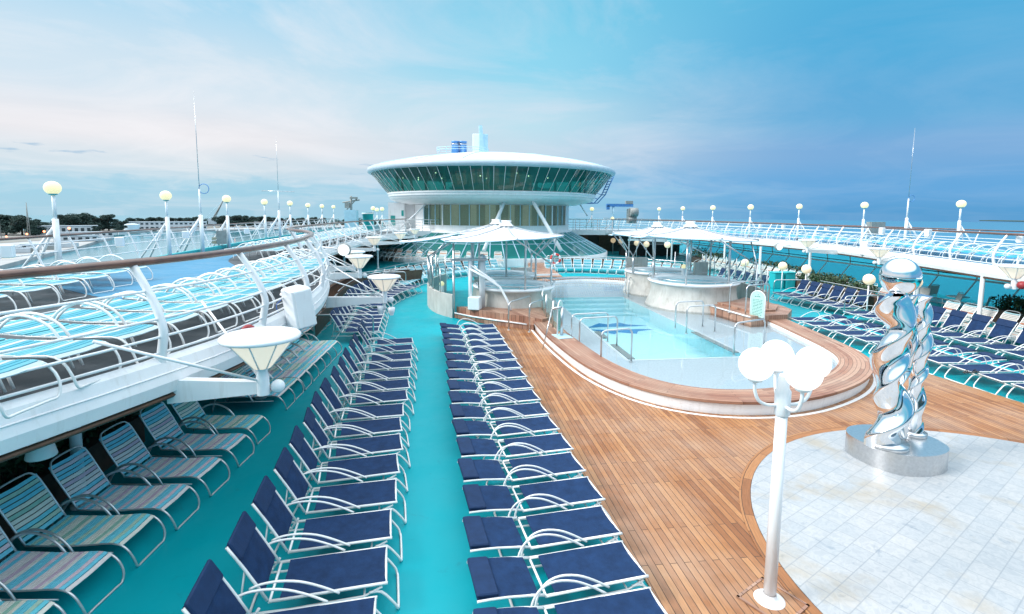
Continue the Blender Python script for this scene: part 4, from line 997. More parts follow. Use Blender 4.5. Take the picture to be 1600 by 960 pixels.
canopy('rear right canopy partly behind the front right one', tuple(ap), [tuple(c) for c in [UY(957,364,25.6), UY(1000,369,23.8), (13.0,23.8,3.4), (15.0,26.2,3.2), (13,29,3.2), (9.3,28.8,3.2)]],
  [(9.75,25.9,1.3,2.2,[0,1]),(10.5,24.9,1.3,3.3,[]),(10.2,28.2,1.3,2.3,[0,5]),(13.1,26.2,1.3,3.3,[2]),(14.3,26.8,0,2.2,[3,4])], 0)
def windwall(name, label, pts, h, hg, cat='wind screen'):
    t = thing(name, label, cat, (pts[0][0], pts[0][1], 0)); L_ = [Vector((p.x,p.y,0)) for p in cat_rom([(x,y,0) for x,y in pts], 5)]
    th = .07
    def off(L, d, z_): 
        o = []
        for i in range(len(L)):
            tt = (L[min(i+1,len(L)-1)]-L[max(i-1,0)]).normalized(); o.append((L[i].x+tt.y*d, L[i].y-tt.x*d, z_))
        return o
    b = MB(); a_, c_ = off(L_, th, 0), off(L_, -th, 0); a2, c2_ = off(L_, th, h), off(L_, -th, h)
    b.ribbon(a_, a2, uv=False); b.ribbon(c2_, c_, uv=False); b.ribbon(a2, c2_, uv=False)
    b.add([a_[0],a2[0],c2_[0],c_[0]], [(0,1,2,3)]); b.add([a_[-1],a2[-1],c2_[-1],c_[-1]], [(3,2,1,0)]); b.build('stone_base', M['stone'], t)
    rs_ = resample(L_, 1.0)
    for i, (p, d) in enumerate(rs_):
        b = MB(); b.tube([(p.x,p.y,.0 if i in (0,len(rs_)-1) else h),(p.x,p.y,h+hg)], .03, 6); b.build('post', M['steel'], t)
        if i+1 < len(rs_):
            q = rs_[i+1][0]; p2 = p.lerp(q,.05); q2 = p.lerp(q,.95)
            b = MB(); b.add([(p2.x,p2.y,h+.02),(q2.x,q2.y,h+.02),(q2.x,q2.y,h+hg-.03),(p2.x,p2.y,h+hg-.03)], [(0,1,2,3)]); b.build('glass_panel', M['glass'], t)
windwall('wind_screen', 'curved stone and glass wind screen beside the aisle on the left', [(.25,21.32),(-.38,22.3),(-.78,23.7),(-.9,25.3),(-.7,27.2),(-.1,28.8)], .98, 1.05)
windwall('wind_screen', 'curved stone and glass wind screen behind the right hot tubs', [(14.05,20.9),(14.5,22.2),(14.75,23.8),(14.8,25.6),(14.4,27.6),(13.6,29.2)], 1.0, 1.15)
for (x, y, d, rz, l) in ((12.75,24.4,(.9,.16,2.0),20,'tall stone pillar between the right hot tubs'),(10.9,28.4,(1.3,.16,1.9),0,'tall stone slab behind the rear right hot tub'),(4.2,29.0,(1.2,.16,1.3),10,'low stone slab behind the rear left hot tub')):
    b = MB(); b.box((x,y,d[2]/2), d, R(rz), bev=.03); tag(b.build('stone_pillar', M['stone'], None), l, 'pillar')
# stepped teak platforms at the tubs
pl = thing('teak_steps', 'stepped teak platform with white nosing in front of the left hot tub', 'steps', (2,20,0))
b = MB(); b.prism([(.38,21.45),(1.0,20.75),(1.9,19.95),(2.9,19.2),(3.5,18.5),(3.95,18.9),(4.0,20.9),(3.4,21.2),(2,21.2)], .03, .46); b.build('upper_step', M['teakstep'], pl)
b = MB(); b.prism([(.30,21.25),(.95,20.45),(1.9,19.6),(2.95,18.75),(3.2,18.6),(3.3,19.2),(1.0,21.2)], .02, .22); b.build('lower_step', M['teakstep'], pl)
b = MB(); b.tube([(.30,21.22,.23),(.95,20.43,.23),(1.9,19.58,.23),(2.95,18.73,.23)], .03, 6); b.build('white_nosing', M['whitegloss'], pl)
pl = thing('teak_steps', 'stepped teak platform with white nosing in front of the right hot tub', 'steps', (12,19,0))
b = MB(); b.prism([(11.6,20.8),(11.9,18.6),(13.1,18.8),(13.75,19.6),(14.0,20.8),(13.6,21.8),(12.9,21.2)], .03, .62); b.build('upper_step', M['teakstep'], pl)
b = MB(); b.prism([(11.2,20.9),(11.55,18.0),(13.2,18.2),(14.1,19.2),(14.3,20.4),(13.9,21.0)], .02, .53); b.build('lower_step', M['teakstep'], pl)
b = MB(); b.tube([(11.17,20.9,.5),(11.50,18.0,.5)], .03, 6); b.build('white_nosing', M['whitegloss'], pl)
# teak ramp at the far end of the pool
rp = thing('teak_ramp', 'pale teak ramp leading from the pool end towards the tower', 'ramp', (6.6,36,0))
b = MB(); b.prism([(5.3,31.9),(7.4,32.2),(8.0,41.5),(6.6,41.5)], .01, .34); b.build('ramp_deck', M['teakstep'], rp)
b = MB(); b.prism([(4.4,41.6),(8.6,41.6),(8.8,41.95),(4.3,41.95)], .0, .62); b.build('white_step', M['white'], rp)
b = MB(); b.box((6.3,31.75,.52),(1.5,.16,.1), R(6)); b.build('white_sill', M['whitegloss'], rp)
# arc railing behind the turquoise loungers
for pts, l in (([(-4.2,30.5),(-3.3,33.6),(-1.6,36.3),(.6,38.4),(3.4,40.0)], 'thin railing behind the left arc of turquoise loungers'), ([(8.0,40.4),(10.8,39.9),(13.6,38.6),(16.0,36.2),(17.6,33.4)], 'thin railing behind the right arc of turquoise loungers')):
    L_ = [Vector((p.x,p.y,0)) for p in cat_rom([(x,y,0) for x,y in pts], 5)]; t = thing('arc_railing', l, 'railing', (pts[0][0], pts[0][1], 0))
    for zz, r_ in ((.98,.03),(.5,.015)):
        b = MB(); b.tube([(p.x,p.y,zz) for p in L_], r_, 6); b.build('rail', M['steel'], t)
    for p, d in resample(L_, 1.6): b = MB(); b.tube([(p.x,p.y,0),(p.x,p.y,.98)], .02, 5); b.build('post', M['steel'], t)
    b = MB(); b.ribbon([(p.x,p.y+.04,.03) for p in L_], [(p.x,p.y+.04,.82) for p in L_], uv=False); b.build('dark_board', M['brown'], t)

# ------------------------------------------------------------------ pool furniture
def hoop(name, label, A, B_, h, r=.026, group=None, cat='handrail', zb=.11, m_='steel', sub=None):
    A, B_ = Vector(A), Vector(B_); t = thing(name, label, cat, (A.x, A.y, zb), group)
    q = .14
    d = (B_-A).normalized()*q
    pts = [(A.x,A.y,zb),(A.x,A.y,zb+h-q)]+[tuple(v) for v in cat_rom([(A.x,A.y,zb+h-q),(A.x+d.x*.35,A.y+d.y*.35,zb+h-.04),(A.x+d.x,A.y+d.y,zb+h)],4)][1:]+[tuple(v) for v in cat_rom([(B_.x-d.x,B_.y-d.y,zb+h),(B_.x-d.x*.35,B_.y-d.y*.35,zb+h-.04),(B_.x,B_.y,zb+h-q)],4)]+[(B_.x,B_.y,zb)]
    b = MB(); b.tube(pts, r, 8); b.build('bar', M[m_], t)
    for p in (A, B_): b = MB(); b.lathe([(.06,0),(.06,.012),(.03,.02)], (p.x,p.y,zb), 10); b.build('flange', M[m_], t)
    return t
hoop('handrail', 'far steel hoop handrail of the pair on the left pool edge', (4.05,16.15), (5.35,16.35), 1.0)
hoop('handrail', 'near steel hoop handrail of the pair on the left pool edge', (4.15,15.5), (5.45,15.7), 1.0)
hoop('handrail', 'steel hoop handrail at the near left corner of the basin', (4.32,13.75), (5.3,13.98), 1.0)
hoop('handrail', 'far steel hoop handrail of the pair on the right pool edge', (8.55,18.1), (9.75,18.3), 1.0)
hoop('handrail', 'near steel hoop handrail of the pair on the right pool edge', (8.55,17.2), (9.75,17.4), 1.0)
hoop('handrail', 'steel hoop handrail standing in the water near the right coping', (8.7,14.35), (10.05,14.9), 1.0)
hoop('handrail', 'left hoop handrail on the teak steps beside the left tub', (2.28,18.75), (3.35,20.2), 1.05, zb=.03)
hoop('handrail', 'right hoop handrail on the teak steps beside the left tub', (3.0,18.35), (3.85,19.6), 1.05, zb=.03)
hoop('handrail', 'left hoop handrail on the teak steps beside the right tub', (11.35,19.2), (13.3,20.0), 1.2, zb=.45)
hoop('handrail', 'right hoop handrail on the teak steps beside the right tub', (11.55,18.4), (12.9,19.0), 1.2, zb=.45)
hoop('handrail', 'curved steel handrail on the far right corner of the basin', (9.3,25.2), (9.9,26.6), .9)
hoop('divider_rail', 'low steel hoop rail at the near end of the wooden divider', (-4.45,17.6), (-2.5,17.5), .95, zb=.0)
hoop('divider_rail', 'low steel hoop rail at the far end of the wooden divider', (-4.3,29.9), (-2.4,30.2), .95, zb=.0)
hoop('divider_rail', 'steel hoop rail between the two groups of divided navy loungers', (-4.4,22.1), (-2.7,21.9), .95, zb=.0)
hoop('divider_rail', 'steel hoop rail at the near end of the six navy loungers on the right', (16.95,19.75), (18.9,19.9), .95, zb=.0)
hoop('divider_rail', 'steel hoop rail at the far end of the six navy loungers on the right', (17.3,25.1), (19.4,25.0), .95, zb=.0)
# safety net across the basin
nt_ = thing('pool_net', 'stretched safety net and hand line across the far end of the basin', 'net', (7,25.9,.3))
b = MB()
for i in range(34): b.tube([(5.0+.13*i,26.0,1.02),(5.25+.115*i,24.6,.34)], .008, 3)
for i in range(5): t_ = i/4; b.tube([(5.0+.25*t_,26.0-1.4*t_,1.02-.68*t_),(9.4-.2*t_,26.0-1.4*t_,1.02-.68*t_)], .008, 3)
b.build('net', M['ltblue'], nt_)
b = MB(); b.tube([(4.9,26.05,1.04),(9.5,26.05,1.04)], .025, 6); b.build('hand_line', M['ltblue'], nt_)
b = MB(); b.tube([(4.95,26.05,.24),(4.95,26.05,1.04)], .025, 6); b.build('post', M['steel'], nt_)
b = MB(); b.tube([(9.45,26.05,.24),(9.45,26.05,1.04)], .025, 6); b.build('post', M['steel'], nt_)
# glass screen on the left coping
gs = thing('glass_screen', 'clear glass screen with steel posts on the left pool coping', 'glass screen', (3.6,16.5,.5))
gp = [(3.75,16.3),(3.73,17.6),(3.75,19.0),(3.85,20.3),(4.1,21.4)]
for i in range(len(gp)-1):
    (x0,y0),(x1,y1) = gp[i], gp[i+1]
    b = MB(); b.box(((x0+x1)/2,(y0+y1)/2,.84),(.016,math.hypot(x1-x0,y1-y0)*.94,.84), -math.atan2(x1-x0,y1-y0)); b.build('glass_panel', M['glass'], gs)
for i, (x,y) in enumerate(gp):
    b = MB(); b.tube([(x,y,.36),(x,y,1.32)], .035 if i else .05, 8); b.build('post', M['steel'], gs)
b = MB(); b.tube([(gp[0][0],gp[0][1],1.32),(gp[0][0]-.34,gp[0][1]-.02,1.29)], .045, 6); b.build('gate_arm', M['steel'], gs)
b = MB(); b.tube([(3.41,16.28,1.29),(3.05,15.9,.05)], .02, 6); b.build('stay_bar', M['steel'], gs)
b = MB(); b.box((3.75,16.2,.372),(.5,.62,.02), R(12)); b.build('base_plate', M['ltblue'], gs)
# rules boards
def rules_board(x, y, z0, rz, label):
    t = thing('rules_board', label, 'sign', (x, y, z0)); L_ = Matrix.Rotation(rz, 4, 'Z')
    def W_(u, v_, w_=0): q = L_ @ Vector((u, w_, v_)); return (x+q.x, y+q.y, z0+q.z)
    out = [(-.27,.12)]+[(.27,.12)]+[(.27,.85)]+[(.27*math.cos(R(a)), .85+.27*math.sin(R(a))) for a in range(15, 180, 15)]+[(-.27,.85)]
    n = len(out)
    b = MB(); b.add([W_(u,v_,-.012) for u,v_ in out]+[W_(u,v_,.012) for u,v_ in out], [tuple(range(n)), tuple(range(n,2*n))[::-1]]+[(i,n+i,n+(i+1)%n,(i+1)%n) for i in range(n)]); b.build('board', M['signface'], t)
    b = MB(); b.tube([W_(-.29,-.02),W_(-.29,.85)]+[W_(.29*math.cos(R(a)), .85+.29*math.sin(R(a))) for a in range(165, 0, -15)]+[W_(.29,.85),W_(.29,-.02)], .02, 6); b.build('frame', M['whitegloss'], t)
    b = MB(); rnd = random.Random(int(x*10))
    for i in range(11):
        zz = .78-.058*i
        u = -.2
        while u < .17:
            w_ = rnd.uniform(.02,.07); w_ = min(w_, .2-u)
            b.add([W_(u,zz,-.014),W_(u+w_,zz,-.014),W_(u+w_,zz+.021,-.014),W_(u,zz+.021,-.014)], [(0,1,2,3)]); u += w_+.014
    for u, w_ in ((-.13,.06),(-.05,.04),(.01,.09)): b.add([W_(u,.90,-.014),W_(u+w_,.90,-.014),W_(u+w_,.93,-.014),W_(u,.93,-.014)], [(0,1,2,3)])
    b.add([W_(-.025,.98,-.014),W_(.0,.955,-.014),W_(.025,.98,-.014),W_(0,1.01,-.014)], [(0,1,2,3)])
    b.build('fine_print', M['signink'], t)
rules_board(11.85, 18.1, .36, R(-62), 'pale green round topped pool rules board on the right coping')
rules_board(3.75, 16.6, .36, R(62), 'pale green round topped pool rules board beside the glass screen on the left')
# pool lift
lf = thing('pool_lift', 'white hydraulic pool lift with folded arm on the left teak step', 'pool lift', (1.25,21.0,.46))
b = MB(); b.box((1.12,20.75,.72),(.50,.40,.52), R(-20), bev=.04); b.build('power_box', M['whitegloss'], lf)
b = MB(); b.box((1.19,20.545,.66),(.17,.012,.13), R(-20)); b.build('blue_label', M['blueink'], lf)
b = MB(); b.tube([(.95,21.0,.46),(.93,21.0,2.45)], .075, 10); b.tube([(1.45,21.2,.46),(1.45,21.2,2.5)], .13, 14); b.build('mast', M['whitegloss'], lf)
b = MB(); b.tube([(.95,20.9,2.1),(1.6,20.7,1.75),(2.12,20.5,1.42),(2.4,20.35,.9),(2.55,20.28,.48)], .05, 8); b.tube([(.98,20.95,2.25),(1.9,20.6,1.65),(2.1,20.5,1.42)], .035, 8); b.build('folding_arm', M['whitegloss'], lf)
b = MB(); b.box((.9,21.05,2.48),(1.5,.28,.08), R(4), bev=.03); b.build('top_arm', M['steel'], lf)
b = MB(); b.ball((1.45,21.2,2.55), .15, 12); b.build('cap', M['steel'], lf)
# small bollard lights
for i, (x, y, z0, l) in enumerate(((-.25,23.4,.3,'small white bollard light with yellow top inside the left wind screen'),(11.9,24.5,.9,'small white bollard light with yellow top between the right tubs'))):
    t = thing('bollard_light', l, 'lamp', (x,y,z0)); b = MB(); b.lathe([(.11,0),(.11,.75),(.09,.78)], (x,y,z0), 14); b.build('post', M['whitegloss'], t)
    b = MB(); b.ball((x,y,z0+.86), .12, 12); b.build('glowing_top', M['globe'], t)
# life ring
p = UY(868, 405, 38.4); t = thing('life_ring', 'red and white life ring on a post behind the pool ramp', 'life ring', (p.x,p.y,p.z))
c = [(p.x+.36*math.cos(2*PI*i/32), p.y, p.z+.36*math.sin(2*PI*i/32)) for i in range(32)]
for s_ in range(8):
    b = MB(); b.tube([c[(s_*4+j) % 32] for j in range(5)], .09, 8); b.build('ring_segment', M['redpaint'] if s_ % 2 else M['whitegloss'], t)
b = MB(); b.tube([(p.x,p.y+.1,.0),(p.x,p.y+.1,p.z)], .03, 6); b.build('post', M['steel'], t)

# ================================================================== LAMPS AND MASTS
def globe_lamp(base, top, label, r=.34, lean=0, side=-1, group=None):
    t = thing('globe_lamp', label, 'lamp', (base[0], base[1], base[2]), group); x, y, z0 = base; zt = top
    b = MB(); b.tube([(x,y,z0),(x,y,z0+(zt-z0)*.66)], .075, 10, r2=.07); b.build('lower_post', M['white'], t)
    b = MB(); b.tube([(x,y,z0+(zt-z0)*.65),(x,y,zt-r*.8)], .042, 10); b.build('upper_post', M['white'], t)
    for dy in (-.3, .3): b = MB(); b.tube([(x+side*.04,y,z0+(zt-z0)*.58),(x+side*.85,y+dy,z0+.05)], .034, 6); b.build('stay', M['white'], t)
    b = MB(); b.lathe([(.05,-r*1.0),(r*.5,-r*.92),(r*.55,-r*.80)], (x,y,zt), 14); b.build('collar', M['aquapaint'], t)
    b = MB(); b.ball((x,y,zt), r, 32, sq=.95); b.build('globe', M['globe'], t)
LG = [(259,306,20.5),(354,311,26.4),(413,316,33.3),(453,318,38.5),(481,321,44.1),(503,322.5,50),(521,323.5,56)]
p = UY(82,294,14.9); globe_lamp((p.x,p.y,ZD), p.z, 'nearest and largest globe lamp on the left outer railing', .185)
for i, (px_, py_, Y) in enumerate(LG):
    p = UY(px_, py_, Y); globe_lamp((p.x,p.y,ZD), p.z, nth(i+2)+' globe lamp from the near end on the left outer railing', .19)
for i, (px_, py_) in enumerate(((1502,319),(1351,321),(1249,323),(1173,324),(1114,325),(1067,326),(1030,327))):
    p = U(px_, py_, 5.0) if i < 5 else UY(px_, py_, 44+9*(i-4)); globe_lamp((p.x,p.y,ZD), p.z, nth(i+1)+' globe lamp from the near end on the right outer railing', .20 if i < 3 else .23, side=1)
for i, (px_, py_, Y) in enumerate(((583,326,62),(589,328,70),(597,327,66),(613,328,74),(618,328,80),(925,327,62),(957,341.5,56))):
    p = UY(px_, py_, Y); globe_lamp((p.x,p.y,ZD), p.z, ['first','second','third','fourth','fifth'][i]+' small far globe lamp counted from the left, left of the tower' if i < 5 else ('small far globe lamp just right of the tower' if i == 5 else 'small low globe lamp on the railing right of the tower'), .26 if i < 6 else .2)
def mast(px_, base, zt, top, ztop, label, side, cross=False, loop=True):
    x, y = base; t = thing('antenna_mast', label, 'antenna', (x,y,ZD)); p = Vector((x,y,0))
    b = MB(); b.tube([(x,y,ZD),(x,y,ZD+(zt-ZD)*.6)], .08, 10); b.tube([(x,y,ZD+(zt-ZD)*.58),(x,y,zt)], .05, 8, r2=.035); b.build('pole', M['white'], t)
    b = MB(); b.tube([(x,y,zt),(x,y,ztop)], .018, 5, r2=.008); b.build('whip', M['steel'], t)
    for dy in (-.3,.3): b = MB(); b.tube([(x+side*.04,y,ZD+1.5),(x+side*.9,y+dy,ZD+.05)], .05, 6); b.build('stay', M['white'], t)
    if loop: b = MB(); b.tube([(x+.18+.2*math.cos(2*PI*i/16), y, zt+.02+.2*math.sin(2*PI*i/16)) for i in range(16)], .015, 4, closed=True); b.build('loop', M['bluemet'], t)
    if cross: b = MB(); b.tube([(x-1.0,y,zt),(x+1.0,y,zt-.04)], .022, 4); b.build('cross_arm', M['steel'], t)
mast(0, (-10.3,23.2), 5.3, None, 9.3, 'tall thin whip antenna with a loop between the second and third left lamps', -1)
mast(0, (-10.75,34.9), 5.7, None, 9.1, 'thin antenna mast with a horizontal cross arm on the left railing', -1, cross=True, loop=False)
p = UY(1420,308,27.0); mast(0, (p.x,27.0), 5.4, None, UY(1424,200,27.0).z, 'tall thin whip antenna between the two nearest right globe lamps', 1)
# trumpet lamps on arms
def trumpet(lampxy, edgexy, za, label, R_=.45, spots=False, dirx=1):
    x, y = lampxy; ex, ey = edgexy; zc = za+.10; t = thing('uplighter_lamp', label, 'lamp', (ex, ey, za), 'funnel shaped lamps on arms along the balconies')
    b = MB(); d = Vector((x-ex, y-ey, 0)); n_ = Vector((-d.y, d.x, 0)).normalized()
    vs = []
    for u, hw, hh, dz in ((0,.07,.15,-.06),(1.02,.055,.07,0)):
        q = Vector((ex,ey,za+dz))+d*u
        for a_, b_ in ((-1,-1),(1,-1),(1,1),(-1,1)): vs.append(q+n_*a_*hw+Vector((0,0,b_*hh)))
    b.add(vs, [(0,1,2,3),(7,6,5,4),(0,4,5,1),(1,5,6,2),(2,6,7,3),(3,7,4,0)]); b.build('arm', M['white'], t)
    for s in (-1,1):
        b = MB(); b.tube([(x,y,za+.06),(ex+d.x*-.08,ey+s*1.15,za+.85)], .018, 5); b.build('stay_rod', M['white'], t)
    b = MB(); b.lathe([(.075,-.10),(.075,.12),(.06,.2),(.10,.24)], (x,y,za), 16); b.build('socket', M['whitegloss'], t)
    b = MB(); b.lathe([(.10*R_/.45,.24),(.26*R_/.45,.44),(.37*R_/.45,.60)], (x,y,za), 8, smooth=False); b.build('glowing_shade', M['peach'], t)
    for k_ in range(8):
        a_ = 2*PI*k_/8; q = R_/.45
        b = MB(); b.tube([(x+.105*q*math.cos(a_), y+.105*q*math.sin(a_), za+.24),(x+.38*q*math.cos(a_), y+.38*q*math.sin(a_), za+.60)], .010, 4); b.build('rib', M['white'], t)
    b = MB(); b.lathe([(.01,.64),(R_*.5,.645),(R_*.93,.66),(R_,.64),(R_*.99,.60),(R_*.8,.585),(.01,.585)], (x,y,za), 40); b.build('disc', M['whitegloss'], t)
    b = MB(); b.ball((x+.16*dirx,y+.05,za-.02), .085, 12); b.build('ball_joint', M['whitegloss'], t)
    if spots:
        b = MB(); b.lathe([(.05,0),(.09,.12),(.10,.22),(.0,.22)], (x+.18,y,za-.45), 12); b.lathe([(.05,0),(.09,.12),(.10,.22),(.0,.22)], (x-.12,y+.05,za-.42), 12); b.tube([(x,y,za-.1),(x,y,za-.3)], .03, 6); b.build('spotlight', M['whitegloss'], t)
lp = UY(411, 604, 6.45); trumpet((lp.x, lp.y), (-3.40,6.6), lp.z, 'nearest white funnel lamp on an arm above the striped loungers', .46)
for i, (px_, py_, Y, l, sp) in enumerate(((601,468,14.3,'second funnel lamp from the near end at the left balcony, with two spotlights',True),(562,430,17.6,'third funnel lamp from the near end at the left balcony',False),(553,419,20.5,'fourth funnel lamp from the near end at the left balcony',False),(585,386,27.5,'fifth funnel lamp from the near end at the left balcony',False),(626,378,33.5,'sixth funnel lamp from the near end at the left balcony',False),(648,368,41,'farthest funnel lamp of the left balcony near the tower',False))):
    p = UY(px_, py_, Y)
    k_ = min(range(len(el)), key=lambda j: abs(el[j].y-Y)); trumpet((p.x, p.y), (el[k_].x+.1, Y), min(max(p.z, 1.9), 2.45), l, .45, sp)
for i, (px_, py_, Y, l) in enumerate(((1584,447,13.8,'nearest funnel lamp on the right balcony at the picture edge'),(1373,410,21.0,'second funnel lamp on the right balcony behind the chrome ball'),(1261,392,27.0,'third funnel lamp on the right balcony above the six navy loungers'),(985,375,46,'farthest funnel lamp of the right balcony near the tower'))):
    p = UY(px_, py_, Y); k_ = min(range(len(er)), key=lambda j: abs(er[j].y-Y)); trumpet((p.x, p.y), (er[k_].x-.1, Y), min(max(p.z,1.9),2.35), l, .5, False, -1)
# round floodlights
for (px_, py_, Y, l) in ((537,391,19.5,'round white floodlight hanging beside the left balcony'),(1218,386,29.5,'round white floodlight on the right balcony edge')):
    p = UY(px_, py_, Y); t = thing('floodlight', l, 'floodlight', (p.x,p.y,p.z)); b = MB()
    prof = [(.01,0),(.20,0),(.24,.03),(.25,.12),(.18,.26),(.05,.3)]
    vs = []; n = 24
    for r_, d_ in prof:
        for j in range(n): vs.append((p.x+r_*math.cos(2*PI*j/n), p.y+d_, p.z+r_*math.sin(2*PI*j/n)))
    b.add(vs, [(i*n+j, i*n+(j+1) % n, (i+1)*n+(j+1) % n, (i+1)*n+j) for i in range(len(prof)-1) for j in range(n)], 0, True); b.build('housing', M['greybox'], t)
    b = MB(); b.add([(p.x+.21*math.cos(2*PI*j/n), p.y-.01, p.z+.21*math.sin(2*PI*j/n)) for j in range(n)], [tuple(range(n))]); b.build('lens', M['globew'], t)
    b = MB(); b.tube([(p.x,p.y+.15,p.z),(p.x+(-.8 if p.x < 0 else .9),p.y+.2,p.z+.1)], .03, 6); b.build('bracket', M['white'], t)
# loudspeakers
def speaker(c, d, rz, tilt, label):
    t = thing('loudspeaker', label, 'loudspeaker', c); b = MB(); b.box(c, d, rz, rx=tilt, bev=.05); b.build('cabinet', M['whitegloss'], t)
    m_ = Matrix.Rotation(rz, 3, 'Z') @ Matrix.Rotation(tilt, 3, 'X'); q = Vector(c)+m_@Vector((d[0]/2+.006,0,0)); b = MB(); b.box(q, (.012, d[1]*.8, d[2]*.88), rz, rx=tilt); b.build('grille', M['greybox'] if 0 else M['white'], t)
    b = MB(); q2 = Vector(c)+m_@Vector((-d[0]/2-.1,.0,.1)); b.tube([Vector(c), q2, q2+Vector((-.15,0,.1))], .03, 6); b.build('bracket', M['white'], t)
    b = MB(); q3 = Vector(c)+m_@Vector((-d[0]/2,-d[1]*.5,.15)); b.tube(cat_rom([q3, q3+Vector((-.08,-.02,-.1)), q3+Vector((-.05,0,-.3)), q3+Vector((-.14,0,-.45))], 4), .008, 4); b.build('cable', M['blueink'], t)
p = UY(467, 480, 9.15); speaker((p.x,p.y,p.z), (.46,.36,.70), R(-50), R(8), 'large white box loudspeaker hanging on the left balcony edge')
p = UY(1353, 388, 24.5); speaker((p.x,p.y,p.z), (.45,.4,.75), R(200), 0, 'white box loudspeaker on the right balcony railing')
# red horn
p = UY(389, 524, 7.45); t = thing('red_horn', 'round dark red horn on the left balcony edge', 'horn', (p.x,p.y,p.z)); b = MB(); n = 20; vs = []
prof = [(.01,.0),(.09,.0),(.115,.02),(.115,.06),(.06,.14)]
rzm = Matrix.Rotation(R(25), 3, 'Z')
for r_, d_ in prof:
    for j in range(n): vs.append(Vector((p.x,p.y,p.z))+rzm@Vector((r_*math.cos(2*PI*j/n), d_, r_*1.25*math.sin(2*PI*j/n))))
b.add(vs, [(i*n+j, i*n+(j+1) % n, (i+1)*n+(j+1) % n, (i+1)*n+j) for i in range(len(prof)-1) for j in range(n)], 0, True); b.build('bell', M['red'], t)
b = MB(); b.box((p.x-.12,p.y+.12,p.z-.03),(.16,.08,.1)); b.build('mount', M['steel'], t)
p = UY(1597,446,13.5); t = thing('red_horn', 'small dark red horn at the right picture edge below the funnel lamp', 'horn', (p.x,p.y,p.z)); b = MB(); b.ball(p, .13, 12); b.build('bell', M['red'], t); b = MB(); b.box((p.x+.15,p.y,p.z),(.2,.08,.1)); b.build('mount', M['steel'], t)
# hanging dome lamp under the left deck
p = UY(64, 703, 6.2); t = thing('dome_lamp', 'white hanging dome lamp in front of the dark planter', 'lamp', (p.x,p.y,p.z))
b = MB(); b.lathe([(.10,.09),(.115,.07),(.145,-.07),(.14,-.08),(.105,.06),(.01,.08)], p, 24); b.build('shade', M['white'], t)
b = MB(); b.ball(p+Vector((0,0,-.06)), .09, 14, sq=.8); b.build('bulb', M['glass'], t)
b = MB(); b.tube([p+Vector((0,0,.12)), (p.x,p.y,2.45)], .012, 5); b.build('stem', M['dark'], t)
# small speakers / light boxes along the rails
def rail_box(c, label, s=.22, lit=True):
    t = thing('rail_light', label, 'rail light', c, 'small white light boxes on the ship railings'); b = MB(); b.box(c, (s,s*.8,s*1.3), R(15), bev=.03); b.build('housing', M['whitegloss'], t)
    b = MB(); b.box((c[0],c[1],c[2]-s*.67), (s*.8,s*.6,.02), R(15)); b.build('lens', M['peach'], t)
for i, (px_, py_, Y) in enumerate(((12,393,12.6),(187,378,17.0),(290,367,21.5),(385,361,28.0))):
    p = UY(px_, py_, Y); rail_box((p.x,p.y,p.z), nth(i+1)+' light box from the near end on the left outer railing')
for i, (px_, py_, Y) in enumerate(((1595,372,15.6),(1450,364,19.5),(1378,361,23),(1292,356,29),(1224,355,35),(1188,354,39))):
    p = UY(px_, py_, Y); rail_box((p.x,p.y,p.z), nth(i+1)+' light box from the near end on the right balcony railing', .24)
p = UY(341,371,26.0); t = thing('control_box', 'grey metal control box on a post near the third left lamp', 'control box', (p.x,p.y,ZD))
b = MB(); b.box((p.x+.15,p.y,p.z),(.42,.3,.62), R(20)); b.build('cabinet', M['greybox'], t)
b = MB(); b.box((p.x-.12,p.y-.12,p.z-.15),(.22,.12,.3), R(20)); b.build('side_box', M['curtain'], t)
b = MB(); b.tube([(p.x,p.y,ZD),(p.x,p.y,p.z)], .04, 6); b.build('post', M['frame'], t)
p = UY(1368,357,27.5); t = thing('control_box', 'grey metal box behind the right balcony railing', 'control box', (p.x,p.y,ZD)); b = MB(); b.box((p.x,p.y,p.z),(.9,.4,.75)); b.build('cabinet', M['greybox'], t); b = MB(); b.tube([(p.x,p.y,ZD),(p.x,p.y,p.z)], .04, 6); b.build('post', M['frame'], t)
# white ball lamps on the tables under the right deck
for i, (px_, py_, Y) in enumerate(((1164,411,30),(1223,416,27),(1260,421,24.5),(1358,437,20),(1430,441,17.4),(1043,383,43),(1010,382,46),(995,380,49),(970,377,53),(958,376,55))):
    p = UY(px_, py_, Y); t = thing('ball_lamp', nth([5,4,3,2,1,6,7,8,9,10][i])+' glowing ball lamp from the near end under the right deck', 'lamp', (p.x,p.y,p.z), 'ball lamps under the right deck')
    b = MB(); b.ball(p, .24 if i < 5 else .28, 16); b.build('ball', M['globeo'], t); b = MB(); b.tube([(p.x,p.y,0),(p.x,p.y,p.z-.2)], .03, 6); b.build('stem', M['white'], t)

